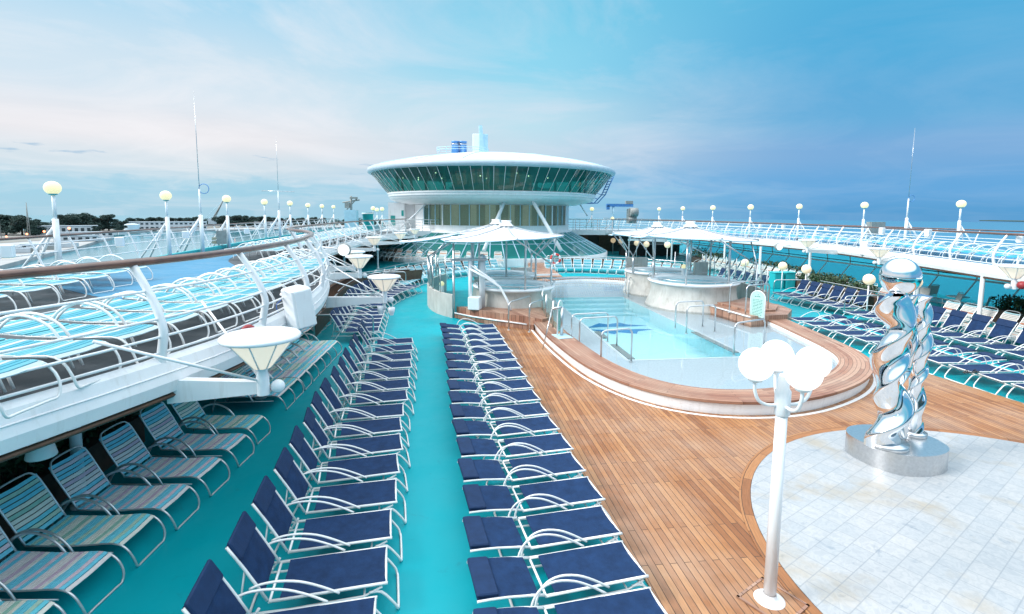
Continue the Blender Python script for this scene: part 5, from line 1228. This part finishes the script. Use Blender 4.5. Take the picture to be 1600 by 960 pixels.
# ================================================================== SCULPTURE
sc = thing('chrome_sculpture', 'polished steel sculpture of twisting columns carrying a chrome ball on the marble floor', 'sculpture', (7.7,7.9,0))
pls = [Vector((p.x,p.y)) for p in cat_rom([(x,y,0) for x,y in ((7.30,8.15),(7.36,7.62),(7.62,7.30),(8.1,7.24),(8.52,7.38),(8.70,7.62),(8.72,8.0),(8.45,8.38),(8.0,8.55),(7.55,8.48))], 5, True)]
b = MB(); b.prism([(p.x,p.y) for p in pls], .036, .40, smooth=True); b.build('plinth', M['steel'], sc)
def twist(cpts, prof, turns, phase, zs_, name, par):
    # cpts: centre line control points (x, y, z); prof: [(t, major, minor)]
    cl = resample(cat_rom(cpts, 10), n=150); b = MB(); vs = []; n = 40
    L0 = [p for p, d in cl]
    for i, p in enumerate(L0):
        t = i/150
        for q in range(len(prof)-1):
            if prof[q][0] <= t <= prof[q+1][0]: break
        u = (t-prof[q][0])/(prof[q+1][0]-prof[q][0]); u = u*u*(3-2*u); A_ = prof[q][1]+(prof[q+1][1]-prof[q][1])*u; B_ = prof[q][2]+(prof[q+1][2]-prof[q][2])*u
        a = phase+turns*2*PI*t
        for j in range(n):
            th = 2*PI*j/n; x = A_*math.cos(th)+.06*A_; y = B_*math.copysign(abs(math.sin(th))**1.15, math.sin(th))*(1+.18*math.cos(th))
            vs.append((p.x+x*math.cos(a)-y*math.sin(a), p.y+x*math.sin(a)+y*math.cos(a), p.z))
    fs = [(i*n+j, i*n+(j+1) % n, (i+1)*n+(j+1) % n, (i+1)*n+j) for i in range(150) for j in range(n)]
    b.add(vs, fs, 0, True); b.add([vs[j] for j in range(n)], [tuple(range(n))[::-1]]); b.add([vs[150*n+j] for j in range(n)], [tuple(range(n))]); return b.build(name, M['chrome'], par)
Ys = 7.72
def SX(px_, py_, Y=Ys): p = UY(px_, py_, Y); return (p.x, Y, p.z)
main = [SX(1379,697), SX(1384,672), SX(1394,645), SX(1391,615), SX(1387,590), SX(1391,565), SX(1398,540), SX(1404,515), SX(1397,495), SX(1396,478), (SX(1400,461))]
twist(main, [(0,.28,.24),(.12,.31,.19),(.5,.285,.18),(.8,.28,.18),(.94,.30,.18),(1,.32,.14)], 1.7, R(140), 0, 'large_twisted_column', sc)
sec = [SX(1424,690,8.05), SX(1428,665,8.05), SX(1430,640,8.05), SX(1430,610,8.05), SX(1434,585,8.05), SX(1438,560,8.05), SX(1440,530,8.05), SX(1442,505,8.05), SX(1440,485,8.05), SX(1444,462,8.05)]
twist(sec, [(0,.13,.10),(.1,.16,.11),(.5,.16,.105),(.85,.17,.11),(1,.21,.09)], 2.6, R(30), 0, 'small_twisted_column', sc)
thd = [SX(1411,684,7.85), SX(1413,665,7.85), SX(1416,645,7.85), SX(1409,625,7.85), SX(1405,608,7.85), SX(1411,590,7.85), SX(1420,570,7.85), SX(1424,545,7.85), SX(1426,515,7.85), SX(1424,485,7.85), SX(1430,462,7.85)]
twist(thd, [(0,.07,.05),(.3,.075,.045),(.6,.08,.05),(1,.11,.06)], 2.4, R(80), 0, 'slender_twisted_strand', sc)
cb = UY(1406.5,432.5,Ys); b = MB(); b.lathe([(max(.295*math.sin(PI*i/40),1e-4), -.32*math.cos(PI*i/40)) for i in range(41)], cb, 64); b.build('chrome_ball', M['chrome'], sc)
b = MB(); q = SX(1384,700); b.lathe([(.01,.0),(.33,.0),(.33,.07),(.01,.07)], (q[0],q[1],.40), 40); b.build('foot_disc', M['steel'], sc)
b = MB(); q = SX(1425,690,8.05); b.lathe([(.01,.0),(.20,.0),(.20,.06),(.01,.06)], (q[0]+.02,q[1],.40), 32); b.build('foot_disc', M['steel'], sc)

# ================================================================== FOUR GLOBE STREET LAMP
lb = U(1202,938,.03); lx, ly = lb.x, lb.y
sl = thing('street_lamp', 'white street lamp with four glowing globes on the teak deck beside the marble floor', 'street lamp', (lx,ly,.03))
b = MB(); b.tube([(lx,ly,.05),(lx+.0,ly,2.25)], .068, 20, r2=.060); b.build('pole', M['whitegloss'], sl)
b = MB(); b.lathe([(.068,2.22),(.082,2.24),(.082,2.50),(.06,2.53),(.055,2.66),(.045,2.68),(.01,2.68)], (lx,ly,0), 24); b.build('head', M['whitegloss'], sl)
b = MB(); b.lathe([(.165,.03),(.165,.045),(.14,.055),(.09,.06),(.075,.09),(.07,.12)], (lx,ly,0), 32); b.build('base_flange', M['whitegloss'], sl)
for k_, (px_, py_) in enumerate(((1185,569.5),(1214,556),(1276,567),(1255,583))):
    g = U(px_, py_, 2.80); dx, dy = g.x-lx, g.y-ly; rr = math.hypot(dx, dy); dx, dy = dx/rr, dy/rr; rr = .33
    gx, gy = lx+dx*rr, ly+dy*rr
    b = MB(); b.tube(cat_rom([(lx+dx*.06,ly+dy*.06,2.34),(lx+dx*.18,ly+dy*.18,2.345),(lx+dx*.28,ly+dy*.28,2.40),(gx,gy,2.52),(gx,gy,2.62)], 5), .019, 8); b.build('arm', M['whitegloss'], sl)
    b = MB(); b.lathe([(.03,2.60),(.07,2.62),(.07,2.65)], (gx,gy,0), 16); b.build('cup', M['whitegloss'], sl)
    b = MB(); b.ball((gx,gy,2.80), .178, 32); b.build('globe', M['globew'], sl)
t = thing('lamp_base_board', 'diamond shaped teak board with raised edges under the street lamp', 'deck board', (lx,ly,.03))
b = MB(); b.box((lx+.02,ly-.03,.036),(.52,.52,.012), R(28)); b.build('board', M['teak'], t)
for k_ in range(4):
    a = R(28+90*k_); b = MB(); b.box((lx+.02+.26*math.cos(a), ly-.03+.26*math.sin(a), .042),(.03,.55,.016), a); b.build('edge_strip', M['teakstep'], t)
# pair of dark sandals left on a lounger
p = U(1517,582,.40); t = thing('sandals', 'pair of dark sandals left on a flat navy lounger at the right', 'sandals', (p.x,p.y,.40))
for dx in (-.12,.13):
    b = MB(); b.box((p.x+dx,p.y,.405),(.24,.09,.025), R(12), bev=.04*.5); b.tube([(p.x+dx-.02,p.y-.04,.42),(p.x+dx,p.y,.47),(p.x+dx-.02,p.y+.04,.42)], .012, 5); b.build('sandal', M['rubber'], t)

# ================================================================== PLANTERS
def planter(name, label, x0, y0, x1, y1, w_, h, ph, n, seed, leafm='leaf'):
    t = thing(name, label, 'planter', ((x0+x1)/2,(y0+y1)/2,0)); L_ = math.hypot(x1-x0,y1-y0); a = math.atan2(y1-y0,x1-x0); rnd = random.Random(seed)
    b = MB(); b.box(((x0+x1)/2,(y0+y1)/2,h/2),(L_,w_,h), a); b.build('box', M['soil'], t)
    nb = max(2, int(L_/.5)); b = MB()
    for i in range(nb):
        u = (i+.5)/nb; cx_ = x0+(x1-x0)*u+rnd.uniform(-.1,.1); cy_ = y0+(y1-y0)*u+rnd.uniform(-.1,.1); hh = ph*rnd.uniform(.5,1.1)
        b.leaves((cx_,cy_,h+hh*.45),(w_*.6,.45,hh*.55), int(n/nb), .075, rnd=rnd)
    b.build('leaves', M[leafm], t)
    b = MB()
    for i in range(nb*3):
        u = rnd.random(); cx_ = x0+(x1-x0)*u; cy_ = y0+(y1-y0)*u; b.tube([(cx_,cy_,h),(cx_+rnd.uniform(-.2,.2),cy_+rnd.uniform(-.2,.2),h+ph*.7)], .012, 3)
    b.build('stems', M['bark'], t)
planter('planter', 'long dark planter of glossy leaves behind the striped loungers', -6.35,3.2,-6.15,10.2,.8,.55,1.0,5200,1)
planter('planter', 'dark planter of leaves farther back under the left deck', -6.6,15.5,-6.7,21.5,.8,.5,.9,2600,2)
planter('planter', 'green planter behind the six navy loungers on the right', 20.4,22.2,21.3,28.2,.9,.55,.75,3000,3)
planter('planter', 'green planter at the right picture edge behind the white loungers', 22.9,13.6,23.3,18.8,1.0,.55,.75,2600,4)
planter('planter', 'far green planter seen under the rear right canopy', 22.6,39.5,22.6,44.5,.9,.55,.9,1800,5)
planter('planter', 'far green planter seen behind the stone pillar', 22.9,30.5,22.9,36,.9,.55,.7,1800,6)
# brown divider boards
def divider(label, pts, h):
    t = thing('wooden_divider', label, 'divider', (pts[0][0],pts[0][1],0)); L_ = [Vector((p.x,p.y,0)) for p in cat_rom([(x,y,0) for x,y in pts], 5)]
    for s_ in (-.25, .25):
        q = [(p.x+s_,p.y,.12) for p in L_]; q2 = [(p.x+s_*1.6,p.y,h) for p in L_]
        b = MB(); b.ribbon(q, q2, uv=False); b.ribbon([(v[0]+.03,v[1],v[2]) for v in q2], [(v[0]+.03,v[1],v[2]) for v in q], uv=False); b.ribbon(q2, [(v[0]+.03,v[1],v[2]) for v in q2], uv=False); b.build('board', M['brown'], t)
    b = MB(); b.ribbon([(p.x-.42,p.y,h+.01) for p in L_], [(p.x-.22,p.y,h+.012) for p in L_], uv=False); b.build('top_shelf', M['brown'], t)
    for s_ in (-.42,.42): b = MB(); b.tube([(p.x+s_,p.y,h+.1) for p in L_], .022, 5); b.build('top_rail', M['silver'], t)
    for p, d in resample(L_, 1.8): b = MB(); b.tube([(p.x-.3,p.y,0),(p.x-.42,p.y,h+.1)], .025, 5); b.build('post', M['silver'], t)
divider('brown wooden divider behind the short row of navy loungers', [(-4.75,17.6),(-4.85,19.8),(-4.95,21.8)], .92)
divider('curved brown wooden divider behind the far navy loungers', [(-5.05,22.4),(-5.1,25.5),(-4.7,28.4),(-3.2,30.6),(-1.9,31.6)], .92)
divider('brown wooden divider behind the six navy loungers on the right', [(19.5,25.0),(19.35,22.5),(19.15,20.0)], .80)
# tables, chairs under the right deck
for i, (x, y) in enumerate(((23.4,20.6),(23.6,17.4),(23.8,24.0),(22.6,35.2))):
    t = thing('round_table', nth(i+1)+' pale round table by the tinted windows, in building order from the sculpture' if 0 else ['pale round table right of the chrome ball','pale round table near the right picture edge','pale round table left of the chrome ball','pale round table far down the tinted windows'][i], 'table', (x,y,0))
    b = MB(); b.lathe([(.01,.72),(.42,.72),(.43,.70),(.01,.69)], (x,y,0), 24); b.build('table_top', M['white'], t); b = MB(); b.lathe([(.25,0),(.25,.03),(.035,.06),(.035,.7)], (x,y,0), 12); b.build('pedestal', M['silver'], t)
def chair(x, y, rz, label):
    t = thing('deck_chair', label, 'chair', (x,y,0)); mm = Matrix.Translation((x,y,0)) @ Matrix.Rotation(rz, 4, 'Z'); V = lambda *a: tuple(mm @ Vector(a))
    for s in (-.25,.25):
        b = MB(); b.tube([V(.22,s,.0),V(.22,s,.62),V(-.15,s,.64),V(-.28,s,0)], .014, 5); b.build('side_frame', M['silver'], t)
    b = MB(); b.add([V(-.2,-.24,.42),V(.24,-.24,.45),V(.24,.24,.45),V(-.2,.24,.42)], [(0,1,2,3)]); b.add([V(-.2,-.24,.41),V(.24,-.24,.44),V(.24,.24,.44),V(-.2,.24,.41)], [(3,2,1,0)]); b.build('seat', ST['cream'][0], t)
    b = MB(); b.add([V(-.2,-.24,.48),V(-.2,.24,.48),V(-.33,.24,.95),V(-.33,-.24,.95)], [(0,1,2,3)]); b.add([V(-.215,-.24,.48),V(-.215,.24,.48),V(-.345,.24,.95),V(-.345,-.24,.95)], [(3,2,1,0)]); b.build('back', ST['cream'][0], t)
    b = MB(); b.tube([V(-.2,-.25,.45),V(-.33,-.25,.95),V(-.35,-.18,1.0),V(-.35,.18,1.0),V(-.33,.25,.95),V(-.2,.25,.45)], .014, 5); b.build('back_frame', M['silver'], t)
for x, y, a, l in ((22.6,20.2,150,'cream deck chair just right of the chrome ball'),(22.9,19.2,120,'cream deck chair right of the ball, second from it'),(22.7,21.8,200,'cream deck chair behind the chrome ball'),(23.5,16.2,90,'cream deck chair at the table near the right picture edge'),(24.3,22.9,80,'cream deck chair by the window left of the ball'),(24.4,25.0,100,'cream deck chair by the window behind the green plants')): chair(x, y, R(a), l)
for dx, l in ((0,'left one of two turquoise towel bins beside the green plants'),(.75,'right one of two turquoise towel bins beside the green plants')):
    t = thing('towel_bin', l, 'bin', (19.7+dx,28.4,0)); b = MB(); b.box((19.7+dx,28.4,.46),(.62,.6,.92), bev=.05); b.build('body', M['aquapaint'], t); b = MB(); b.box((19.7+dx,28.4,.96),(.66,.64,.07), bev=.03); b.build('lid', M['aquapaint'], t)

# ================================================================== FAR DECK MACHINERY
p = UY(549,333,58); t = thing('radar_mast', 'dark clutter of radar and winch gear at the far left end of the deck', 'machinery', (p.x,p.y,ZD))
b = MB(); b.box((p.x,p.y,3.6),(1.3,1.2,2.0)); b.build('cabinet', M['ltblue'], t)
b = MB(); b.tube([(p.x,p.y,4.4),(p.x,p.y,6.1)], .12, 6); b.tube([(p.x-.9,p.y,5.4),(p.x+.9,p.y,5.7)], .08, 5); b.tube([(p.x-.5,p.y,4.6),(p.x+.6,p.y,5.8)], .06, 5); b.box((p.x+.3,p.y,5.9),(.8,.3,.2)); b.box((p.x-.4,p.y,5.1),(.5,.4,.6)); b.build('radar_arm', M['greybox'], t)
p = UY(975,335,62); t = thing('deck_crane', 'blue grey deck crane and winch right of the tower', 'crane', (p.x,p.y,ZD))
b = MB(); b.box((p.x-.6,p.y,5.45),(3.4,.4,.35)); b.box((p.x-2.1,p.y,5.15),(.35,.4,.5)); b.build('jib', M['bluemet'], t)
b = MB(); b.tube([(p.x-1.4,p.y,2.6),(p.x-1.4,p.y,5.4)], .14, 8); b.build('mast', M['ltblue'], t)
b = MB(); b.tube([(p.x+.6,p.y-.3,4.6),(p.x+1.6,p.y-.3,4.6)], .55, 12); b.tube([(p.x+.4,p.y-.3,3.6),(p.x+1.1,p.y-.3,3.6)], .4, 12); b.box((p.x+1.0,p.y,4.1),(1.1,.7,1.8)); b.box((p.x+.6,p.y,5.8),(.9,.4,.4)); b.build('winch', M['greybox'], t)
p = UY(575,343,55); t = thing('deck_bin', 'tall teal bin on the far left upper deck', 'bin', (p.x,p.y,ZD)); b = MB(); b.lathe([(.5,0),(.55,1.6),(.6,1.6),(.6,1.75),(.01,1.75)], (p.x,p.y,ZD), 16); b.build('body', M['aquapaint'], t); b = MB(); b.lathe([(.62,1.6),(.62,1.72)], (p.x,p.y,ZD), 16); b.build('rim', M['white'], t)

# ================================================================== HARBOUR ON THE LEFT
WZ = -25
def Gp(px_, py_, z_=WZ): p = U(px_, py_, z_); return (p.x, p.y)
land = [Gp(-150,440),Gp(0,422),Gp(60,405),Gp(120,391),Gp(155,379),Gp(175,375),Gp(165,371),Gp(140,370),Gp(130,367),Gp(240,363),Gp(420,360),Gp(520,357),Gp(640,352),Gp(640,350),Gp(420,352.5),Gp(300,353),Gp(195,356),Gp(185,360),Gp(60,362),Gp(-200,368)]
b = MB(); b.prism(land, WZ-2, WZ+2.0); struct(b.build('harbour_land', M['quay']))
b = MB(); b.prism([Gp(-150,395),Gp(60,380),Gp(120,370),Gp(220,362),Gp(640,351.5),Gp(640,350.4),Gp(420,352.8),Gp(300,353.4),Gp(200,356.5),Gp(186,360.6),Gp(60,362.6),Gp(-190,368.6)], WZ+2.0, WZ+2.2); struct(b.build('harbour_ground', M['sand']))
isl = MB(); isl.prism([Gp(1530,345.6),Gp(1600,347.0),Gp(1700,348.2),Gp(1700,346.8),Gp(1600,346),Gp(1545,345.2)], WZ, WZ+5); struct(isl.build('far_island', M['leaf2']))
LZ = WZ+2.2
def building(px_, py_, w_, h, d_, rz, label, storeys=2, nw=8, roofh=0):
    p = U(px_, py_, LZ); a = math.atan2(-p.x, p.y)+R(rz); t = thing('building', label, 'building', (p.x,p.y,LZ)); mm = Matrix.Translation((p.x,p.y,LZ)) @ Matrix.Rotation(a, 4, 'Z')
    V = lambda *q: tuple(mm @ Vector(q))
    b = MB(); b.box(V(0,0,h/2), (w_,d_,h), a); b.build('wall', M['bldg'], t)
    b = MB(); b.box(V(0,0,h+.25), (w_+1,d_+1,.5), a)
    b.build('roof', M['bldgroof'], t)
    for s_ in range(storeys):
        for i in range(nw):
            b = MB(); b.box(V(-w_/2+w_*(i+.5)/nw, -d_/2-.06, h*(s_+.55)/storeys), (w_/nw*.55, .12, h/storeys*.42), a); b.build('window', M['bldgdark'], t)
def pxm(px_, py_, n_px): # metres spanned by n pixels at that ground point
    p = U(px_, py_, LZ); return n_px/800*((p-CAM).dot(fw))
building(105,366, pxm(105,366,75), 9, 14, 0, 'long dark two storey shed behind the quay on the far left', 1, 10)
building(120,377, pxm(120,377,52), 4.5, 8, 0, 'low white quay shed with blue roof left of the first lamp', 1, 6)
building(265,359, pxm(265,359,100), 11, 16, 0, 'long white two storey hotel block before the trees', 2, 16)
building(420,356, pxm(420,356,40), 9, 14, 0, 'white harbour warehouse behind the fourth globe lamp', 1, 5)
building(60,388, pxm(60,388,40), 3.0, 6, 0, 'row of low white container sheds on the quay at the left edge', 1, 5)
building(130,371, pxm(130,371,75), 5, 9, 0, 'pale terminal roof row below the dark trees', 1, 9)
p = U(207,362,LZ); t = thing('storage_tank', 'squat pale blue storage tank left of the hotel', 'tank', (p.x,p.y,LZ)); rr = pxm(207,362,10)
b = MB(); b.lathe([(rr,0),(rr,9)], (p.x,p.y,LZ), 32); b.build('shell', M['tank'], t); b = MB(); b.lathe([(rr,9),(rr*.6,10),(.1,10.4)], (p.x,p.y,LZ), 32); b.build('roof', M['tank'], t)
# harbour crane
p = U(332,352,LZ); t = thing('harbour_crane', 'pale harbour crane with raised boom between the trees', 'crane', (p.x,p.y,LZ)); kx = pxm(332,352,1)
b = MB(); b.box((p.x,p.y,LZ+7),(9*kx,10,10)); b.build('cab', M['bldgroof'], t)
top = (p.x+kx*20, p.y, LZ+kx*42)
b = MB(); b.tube([(p.x,p.y,LZ+10), top], kx*1.1, 4); b.tube([(p.x+kx*3,p.y,LZ+10), top], kx*.5, 4); b.build('boom', M['greybox'], t)
b = MB(); b.tube([(p.x-kx*12,p.y,LZ+10), top], kx*.25, 4); b.tube([(p.x-kx*8,p.y,LZ+10),(p.x+kx*8,p.y,LZ+24)], kx*.25, 4); b.build('stay', M['ltblue'], t)
for (px_, h_) in ((0,62),(46,34)):
    p = U(px_, 372, LZ); t = thing('radio_tower', 'thin lattice radio tower at the left picture edge' if px_ == 0 else 'thin pole mast behind the long dark shed', 'radio tower', (p.x,p.y,LZ)); b = MB(); b.tube([(p.x-1.2,p.y,LZ),(p.x,p.y,LZ+h_)], .35, 4); b.tube([(p.x+1.2,p.y,LZ),(p.x,p.y,LZ+h_)], .35, 4); b.build('legs', M['greybox'], t)
    b = MB()
    for i in range(10): z_ = h_*i/10; w_ = 1.2*(1-i/10); b.tube([(p.x-w_,p.y,LZ+z_),(p.x+w_,p.y,LZ+z_+h_/10)], .18, 3)
    b.build('lattice', M['greybox'], t)
# trees: three crowns built once, each tree its own object
def tree(p, r, h, seed, label):
    rnd = random.Random(seed); t = thing('tree', label, 'tree', p, 'trees behind the harbour'); x, y, z0 = p
    b = MB(); b.tube([(x,y,z0),(x+.3,y,z0+h*.45),(x-.2,y,z0+h*.8)], h*.03, 7, r2=h*.01)
    for k_ in range(6):
        a = rnd.uniform(0,6.28); q = h*rnd.uniform(.3,.6); b.tube([(x,y,z0+q),(x+r*.6*math.cos(a),y+r*.6*math.sin(a),z0+q+h*.2)], h*.01, 4)
    b.build('trunk', M['bark'], t)
    b = MB()
    for k_ in range(20):
        a = rnd.uniform(0,6.28); rr = r*rnd.uniform(0,.8); zz = h*rnd.uniform(.16,.86); s_ = r*rnd.uniform(.28,.5)*(1.15-zz/h*.5)
        b.leaves((x+rr*math.cos(a), y+rr*math.sin(a), z0+zz), (s_*1.1,s_*1.1,s_*.8), 260, r*.07, rnd=rnd)
    b.build('crown', M['leaf2'], t); return t
TS = [tree((0,0,0), 9, 20, s, 'x') for s in (11,12,13)]
spots = [(-20,368,50),(10,367,44),(35,368,44),(55,368,36),(72,358,15),(99,363,38),(118,362,42),(137,362,37),(156,361,31),(170,361,36),(190,360,22),(150,366,18),(189,363,16),(216,362,9),(240,362,9),
 (206,356,21),(222,356,22),(238,356,23),(252,356,24),(268,356,22),(283,356,22),(297,356,24),(312,356,25),(345,355,24),(358,355,26),(370,355,26),(383,355,25),(396,355,24),(408,354,22),(422,354,21),(440,354,20),(455,354,19),(472,353,18),(490,353,20),(505,353,18),(540,351,12),(560,351,11),(578,351,11)]
rnd = random.Random(5)
spots.sort()
for i, (px_, py_, hp) in enumerate(spots):
    p = U(px_, py_, LZ); hm = pxm(px_, py_, hp*.76); s_ = hm/20
    lab = ['dark feathery tree','bushy dark tree','broad dark tree'][i % 3]+', '+nth(i+1)+' from the left in the line behind the harbour'
    if i < 3: o = TS[i]; o.location = p; o['label'] = lab
    else: o = dup(TS[i % 3], p, 0, lab)
    o.scale = (s_*rnd.uniform(1.25,1.7), s_*1.4, s_); o.rotation_euler = (0,0,rnd.uniform(0,6.28))
b = MB(); rnd = random.Random(9)
for i in range(130):
    px_ = rnd.uniform(200,600); p = U(px_, 351.5, LZ); b.leaves((p.x,p.y,LZ+4), (pxm(px_,351.5,7),14,rnd.uniform(4,11)), 60, 2.0, rnd=rnd)
tag(b.build('far_wood', M['leaf2']), 'dark continuous wood along the far shore', 'wood', kind='stuff')
# red harbour lights
for i, (px_, py_, r_) in enumerate(((108,357,3.0),(69,362,2.6),(42,366,2.4),(10,370,2.0),(42,349,1.0),(366,350,1.4),(116,364,1.0))):
    p = UY(px_, py_, U(px_, 373 if i < 4 else 362, LZ).y); rr = r_/800*((p-CAM).dot(fw)); t = thing('harbour_light', ['brightest red harbour light, right of the nearest globe lamp','red harbour light just left of the nearest globe lamp','red harbour light over the pier, third from the left edge','leftmost red harbour light near the picture edge','small red light on top of the long dark shed','small red light in the wood near the third globe lamp','faint red light under the dark trees beside the brightest one'][i], 'lamp', (p.x,p.y,LZ), 'red harbour lights')
    b = MB(); b.ball(p, rr*.6, 10); b.build('lamp', M['redlight'], t); b = MB(); b.tube([(p.x,p.y,LZ),(p.x,p.y,p.z)], .2, 4); b.build('pole', M['greybox'], t)
# small boats and a row of moored white craft
for i, (px_, py_, L_) in enumerate(((210,372,9),(225,366,10),(232,371,14),(250,366,12),(262,370,10),(300,364,10),(455,362,10),(478,360,9))):
    p = U(px_, py_, WZ); l_ = pxm(px_, py_, L_); t = thing('motor_boat', nth(i+1)+' white motor boat moored by the far quay, in order of size of its gap from the pier' if 0 else nth(i+1)+' white motor boat from the left, moored across the harbour', 'boat', (p.x,p.y,WZ), 'motor boats moored in the harbour')
    hw = l_*.14
    b = MB(); o_ = [(-.5,-1),(.25,-1),(.42,-.6),(.5,0),(.42,.6),(.25,1),(-.5,1)]; lo = [(p.x+u*l_*.92,p.y+v_*hw*.7,WZ) for u,v_ in o_]; hi = [(p.x+u*l_,p.y+v_*hw,WZ+l_*.1) for u,v_ in o_]
    b.add(lo+hi, [(i_,(i_+1)%7,7+(i_+1)%7,7+i_) for i_ in range(7)]+[tuple(range(7,14))]); b.build('hull', M['white'], t)
    b = MB(); b.box((p.x-l_*.05,p.y,WZ+l_*.15),(l_*.4,hw*1.2,l_*.11)); b.build('cabin', M['bldgroof'], t)
# things standing on the pier
for i in range(16):
    px_, py_ = 8+i*13+rnd.uniform(-4,4), 399-i*2.1+rnd.uniform(-6,4)
    p = U(px_, py_, LZ); l_ = rnd.uniform(4,9); t = thing('container', nth(i+1)+' pale container or crate on the pier, counted from the left', 'container', (p.x,p.y,LZ), 'pale containers on the pier'); a = rnd.uniform(0,1)
    b = MB(); b.box((p.x,p.y,LZ+1.3),(l_,2.6,2.6),a); b.build('box', M['bldg'] if i % 3 else M['greybox'], t); b = MB(); b.box((p.x,p.y,LZ+2.68),(l_+.2,2.8,.14),a); b.build('lid', M['bldgroof'], t)
